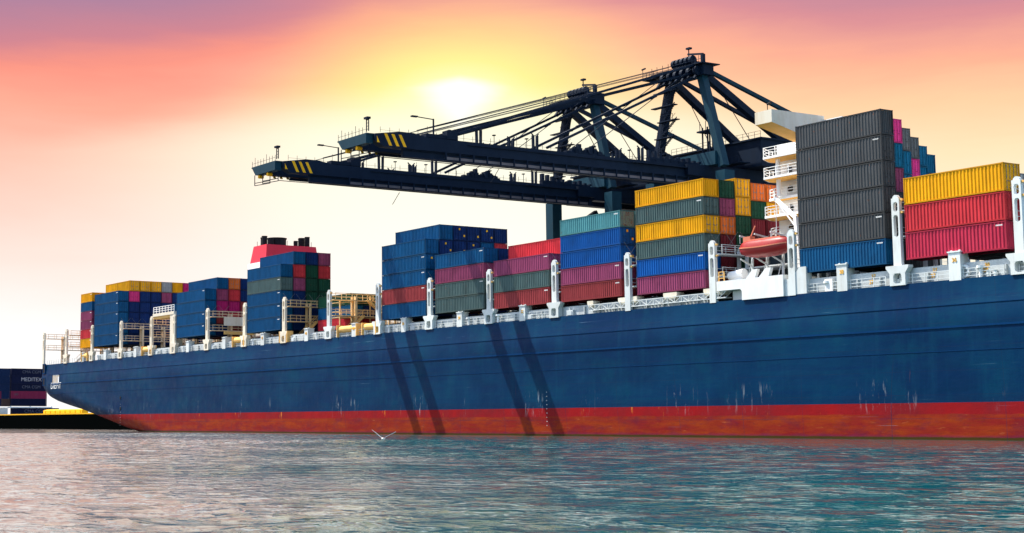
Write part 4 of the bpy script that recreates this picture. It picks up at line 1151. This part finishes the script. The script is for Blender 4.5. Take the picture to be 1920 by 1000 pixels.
# ------------------------------------------------------------------ sky and light
def world():
    w = bpy.data.worlds.new('World'); SC.world = w; w.use_nodes = True
    nt = NT(w.node_tree); bg = w.node_tree.nodes['Background']
    d = nt.node('ShaderNodeTexCoord').outputs['Generated']
    def dot(v): return nt.node('ShaderNodeVectorMath', {0: d, 1: tuple(v)}, operation='DOT_PRODUCT').outputs['Value']
    f, r, z = dot(HEAD), dot(RIGHT), dot((0, 0, 1))
    deg = 57.29578
    az = nt.math('MULTIPLY', nt.math('ARCTAN2', r, f), deg)             # degrees right of the view heading
    el = nt.math('MULTIPLY', nt.math('ARCSINE', z), deg)
    wob = nt.noise(d, 3.2, 4, .55, (1, 1, 4.0))
    wob2 = nt.noise(d, 8.0, 6, .62, (1, 1, 7.0), .6)
    cloud = nt.math('ADD', nt.math('MULTIPLY', nt.math('SUBTRACT', wob, .5), 1.9), nt.math('MULTIPLY', nt.math('SUBTRACT', wob2, .5), .9))
    s = nt.math('SUBTRACT', az, 4.1)
    # the purple veil lifts over the sun
    lift = nt.math('MULTIPLY', 2.6, nt.math('POWER', 2.718, nt.math('MULTIPLY', -1.0, nt.math('POWER', nt.math('ABSOLUTE', nt.math('DIVIDE', s, 8.5)), 2.0))))
    lowlift = nt.range(el, 9, 12.5)
    e2 = nt.math('SUBTRACT', nt.math('ADD', el, cloud), nt.math('MULTIPLY', lift, lowlift))
    E = nt.math('DIVIDE', e2, 50.0, clamp=True)
    q = lambda a, c: (a / 50.0, lin(*c))
    high = [q(15.2, (164, 128, 158)), q(17, (182, 148, 172)), q(20.5, (246, 232, 234)), q(30, (255, 253, 252)), q(50, (236, 240, 248))]
    base = nt.ramp(E, [q(0, (255, 254, 253)), q(3.2, (255, 250, 248)), q(5.2, (255, 233, 224)), q(7.4, (255, 211, 196)), q(9.2, (255, 194, 174)), q(11.2, (255, 170, 146)), q(12.4, (244, 148, 130)), q(13.2, (206, 132, 142))] + high)
    right = nt.ramp(E, [q(0, (255, 253, 247)), q(4.2, (255, 248, 230)), q(7, (255, 238, 206)), q(9.2, (255, 226, 184)), q(10.9, (255, 206, 162)), q(12.2, (252, 178, 146)), q(13.6, (214, 142, 148))] + high)
    base = nt.mix(nt.range(az, -6, 8, smooth=True), base, right)
    # glow round the low sun
    de = nt.math('SUBTRACT', nt.math('ADD', el, nt.math('MULTIPLY', cloud, .35)), 11.7)
    dn = nt.range(de, 1.3, -2.2, smooth=True)
    dv = nt.math('MULTIPLY', de, nt.range(dn, 0, 1, 1.0, .30))
    sv = nt.math('MULTIPLY', s, nt.range(dn, 0, 1, .50, .24))
    dist = nt.math('SQRT', nt.math('ADD', nt.math('MULTIPLY', dv, dv), nt.math('MULTIPLY', sv, sv)))
    glow = nt.ramp(nt.math('DIVIDE', dist, 6.0, clamp=True), [(0, lin(255, 253, 235)), (.10, lin(255, 248, 182)), (.22, lin(255, 240, 148)), (.42, lin(255, 219, 138)), (.7, lin(253, 196, 148)), (1, lin(250, 170, 140))])
    cream = nt.mix(nt.range(el, 5.5, 10.5), c4(lin(255, 254, 248)), c4(lin(255, 251, 222)))
    glow = nt.mix(nt.range(de, .7, -1.5, smooth=True), glow, cream)
    wgt = nt.range(dist, .9, 4.4, .97, 0.0, smooth=True)
    col = nt.mix(wgt, base, glow)
    # the sun itself behind thin cloud: a bright lens shape
    ce = nt.math('SUBTRACT', el, 11.9)
    ch = nt.math('DIVIDE', nt.math('ABSOLUTE', s), nt.range(ce, -1.6, .1, .9, 1.7))
    cv = nt.math('DIVIDE', nt.math('ABSOLUTE', ce), nt.range(ce, -.25, .15, 1.7, .5))
    core = nt.math('ADD', nt.math('POWER', ch, 1.15), nt.math('POWER', cv, 1.6))
    core = nt.math('ADD', core, nt.math('MULTIPLY', nt.math('SUBTRACT', wob2, .5), .7))
    col = nt.mix(nt.range(core, 1.3, -.1, smooth=True), col, c4((1.08, 1.06, 1.0)))
    # unseen sky above the view, brightening added so the water reflects whiter
    col = nt.mix(1.0, col, nt.node('ShaderNodeCombineXYZ', {k: nt.range(el, 17.5, 24, 1.0, 2.9, smooth=True) for k in (0, 1, 2)}).outputs[0], 'MULTIPLY')
    sky = nt.node('ShaderNodeTexSky', sky_type='NISHITA', sun_disc=False)
    sky.sun_elevation = SUN_EL; sky.sun_rotation = SUN_ROT
    nish = nt.mix(1.0, sky.outputs[0], c4((.145, .145, .145)), 'MULTIPLY')
    sun_side = nt.mix(1.0, col, c4((.475, .475, .475)), 'MULTIPLY')
    front = nt.math('MULTIPLY', nt.range(f, -.15, .55, smooth=True), nt.range(el, 75, 40, smooth=True))
    nt.set(bg.inputs['Color'], nt.mix(front, nish, sun_side))
    bg.inputs['Strength'].default_value = 1.0
SD = Vector((.575, .305, -1.0)).normalized()           # direction the sunlight travels
SUN_EL = math.asin(-SD.z); SUN_ROT = math.atan2(-SD.x, -SD.y)
world()
L = bpy.data.lights.new('sun', 'SUN'); L.energy = 4.3; L.angle = R(.5); L.color = (1.0, .93, .82)
lo = bpy.data.objects.new('sun', L); COL.objects.link(lo); lo.location = (-200, -200, 300)
lo.rotation_euler = SD.to_track_quat('-Z', 'Y').to_euler()

cam = bpy.data.cameras.new('camera'); co = bpy.data.objects.new('camera', cam); COL.objects.link(co)
co.location = CAM
m = Matrix((RIGHT, UP, -FWD)).transposed().to_4x4(); m.translation = CAM; co.matrix_world = m
cam.sensor_width = 36; cam.lens = 36 * F / 1920
cam.shift_x = (960 - PX) / 1920; cam.shift_y = (PY - 500) / 1920
cam.clip_start = .2; cam.clip_end = 20000
SC.camera = co
vs = SC.view_settings
vs.view_transform = 'Standard'; vs.look = 'None'; vs.exposure = 1.2; vs.gamma = 1.0
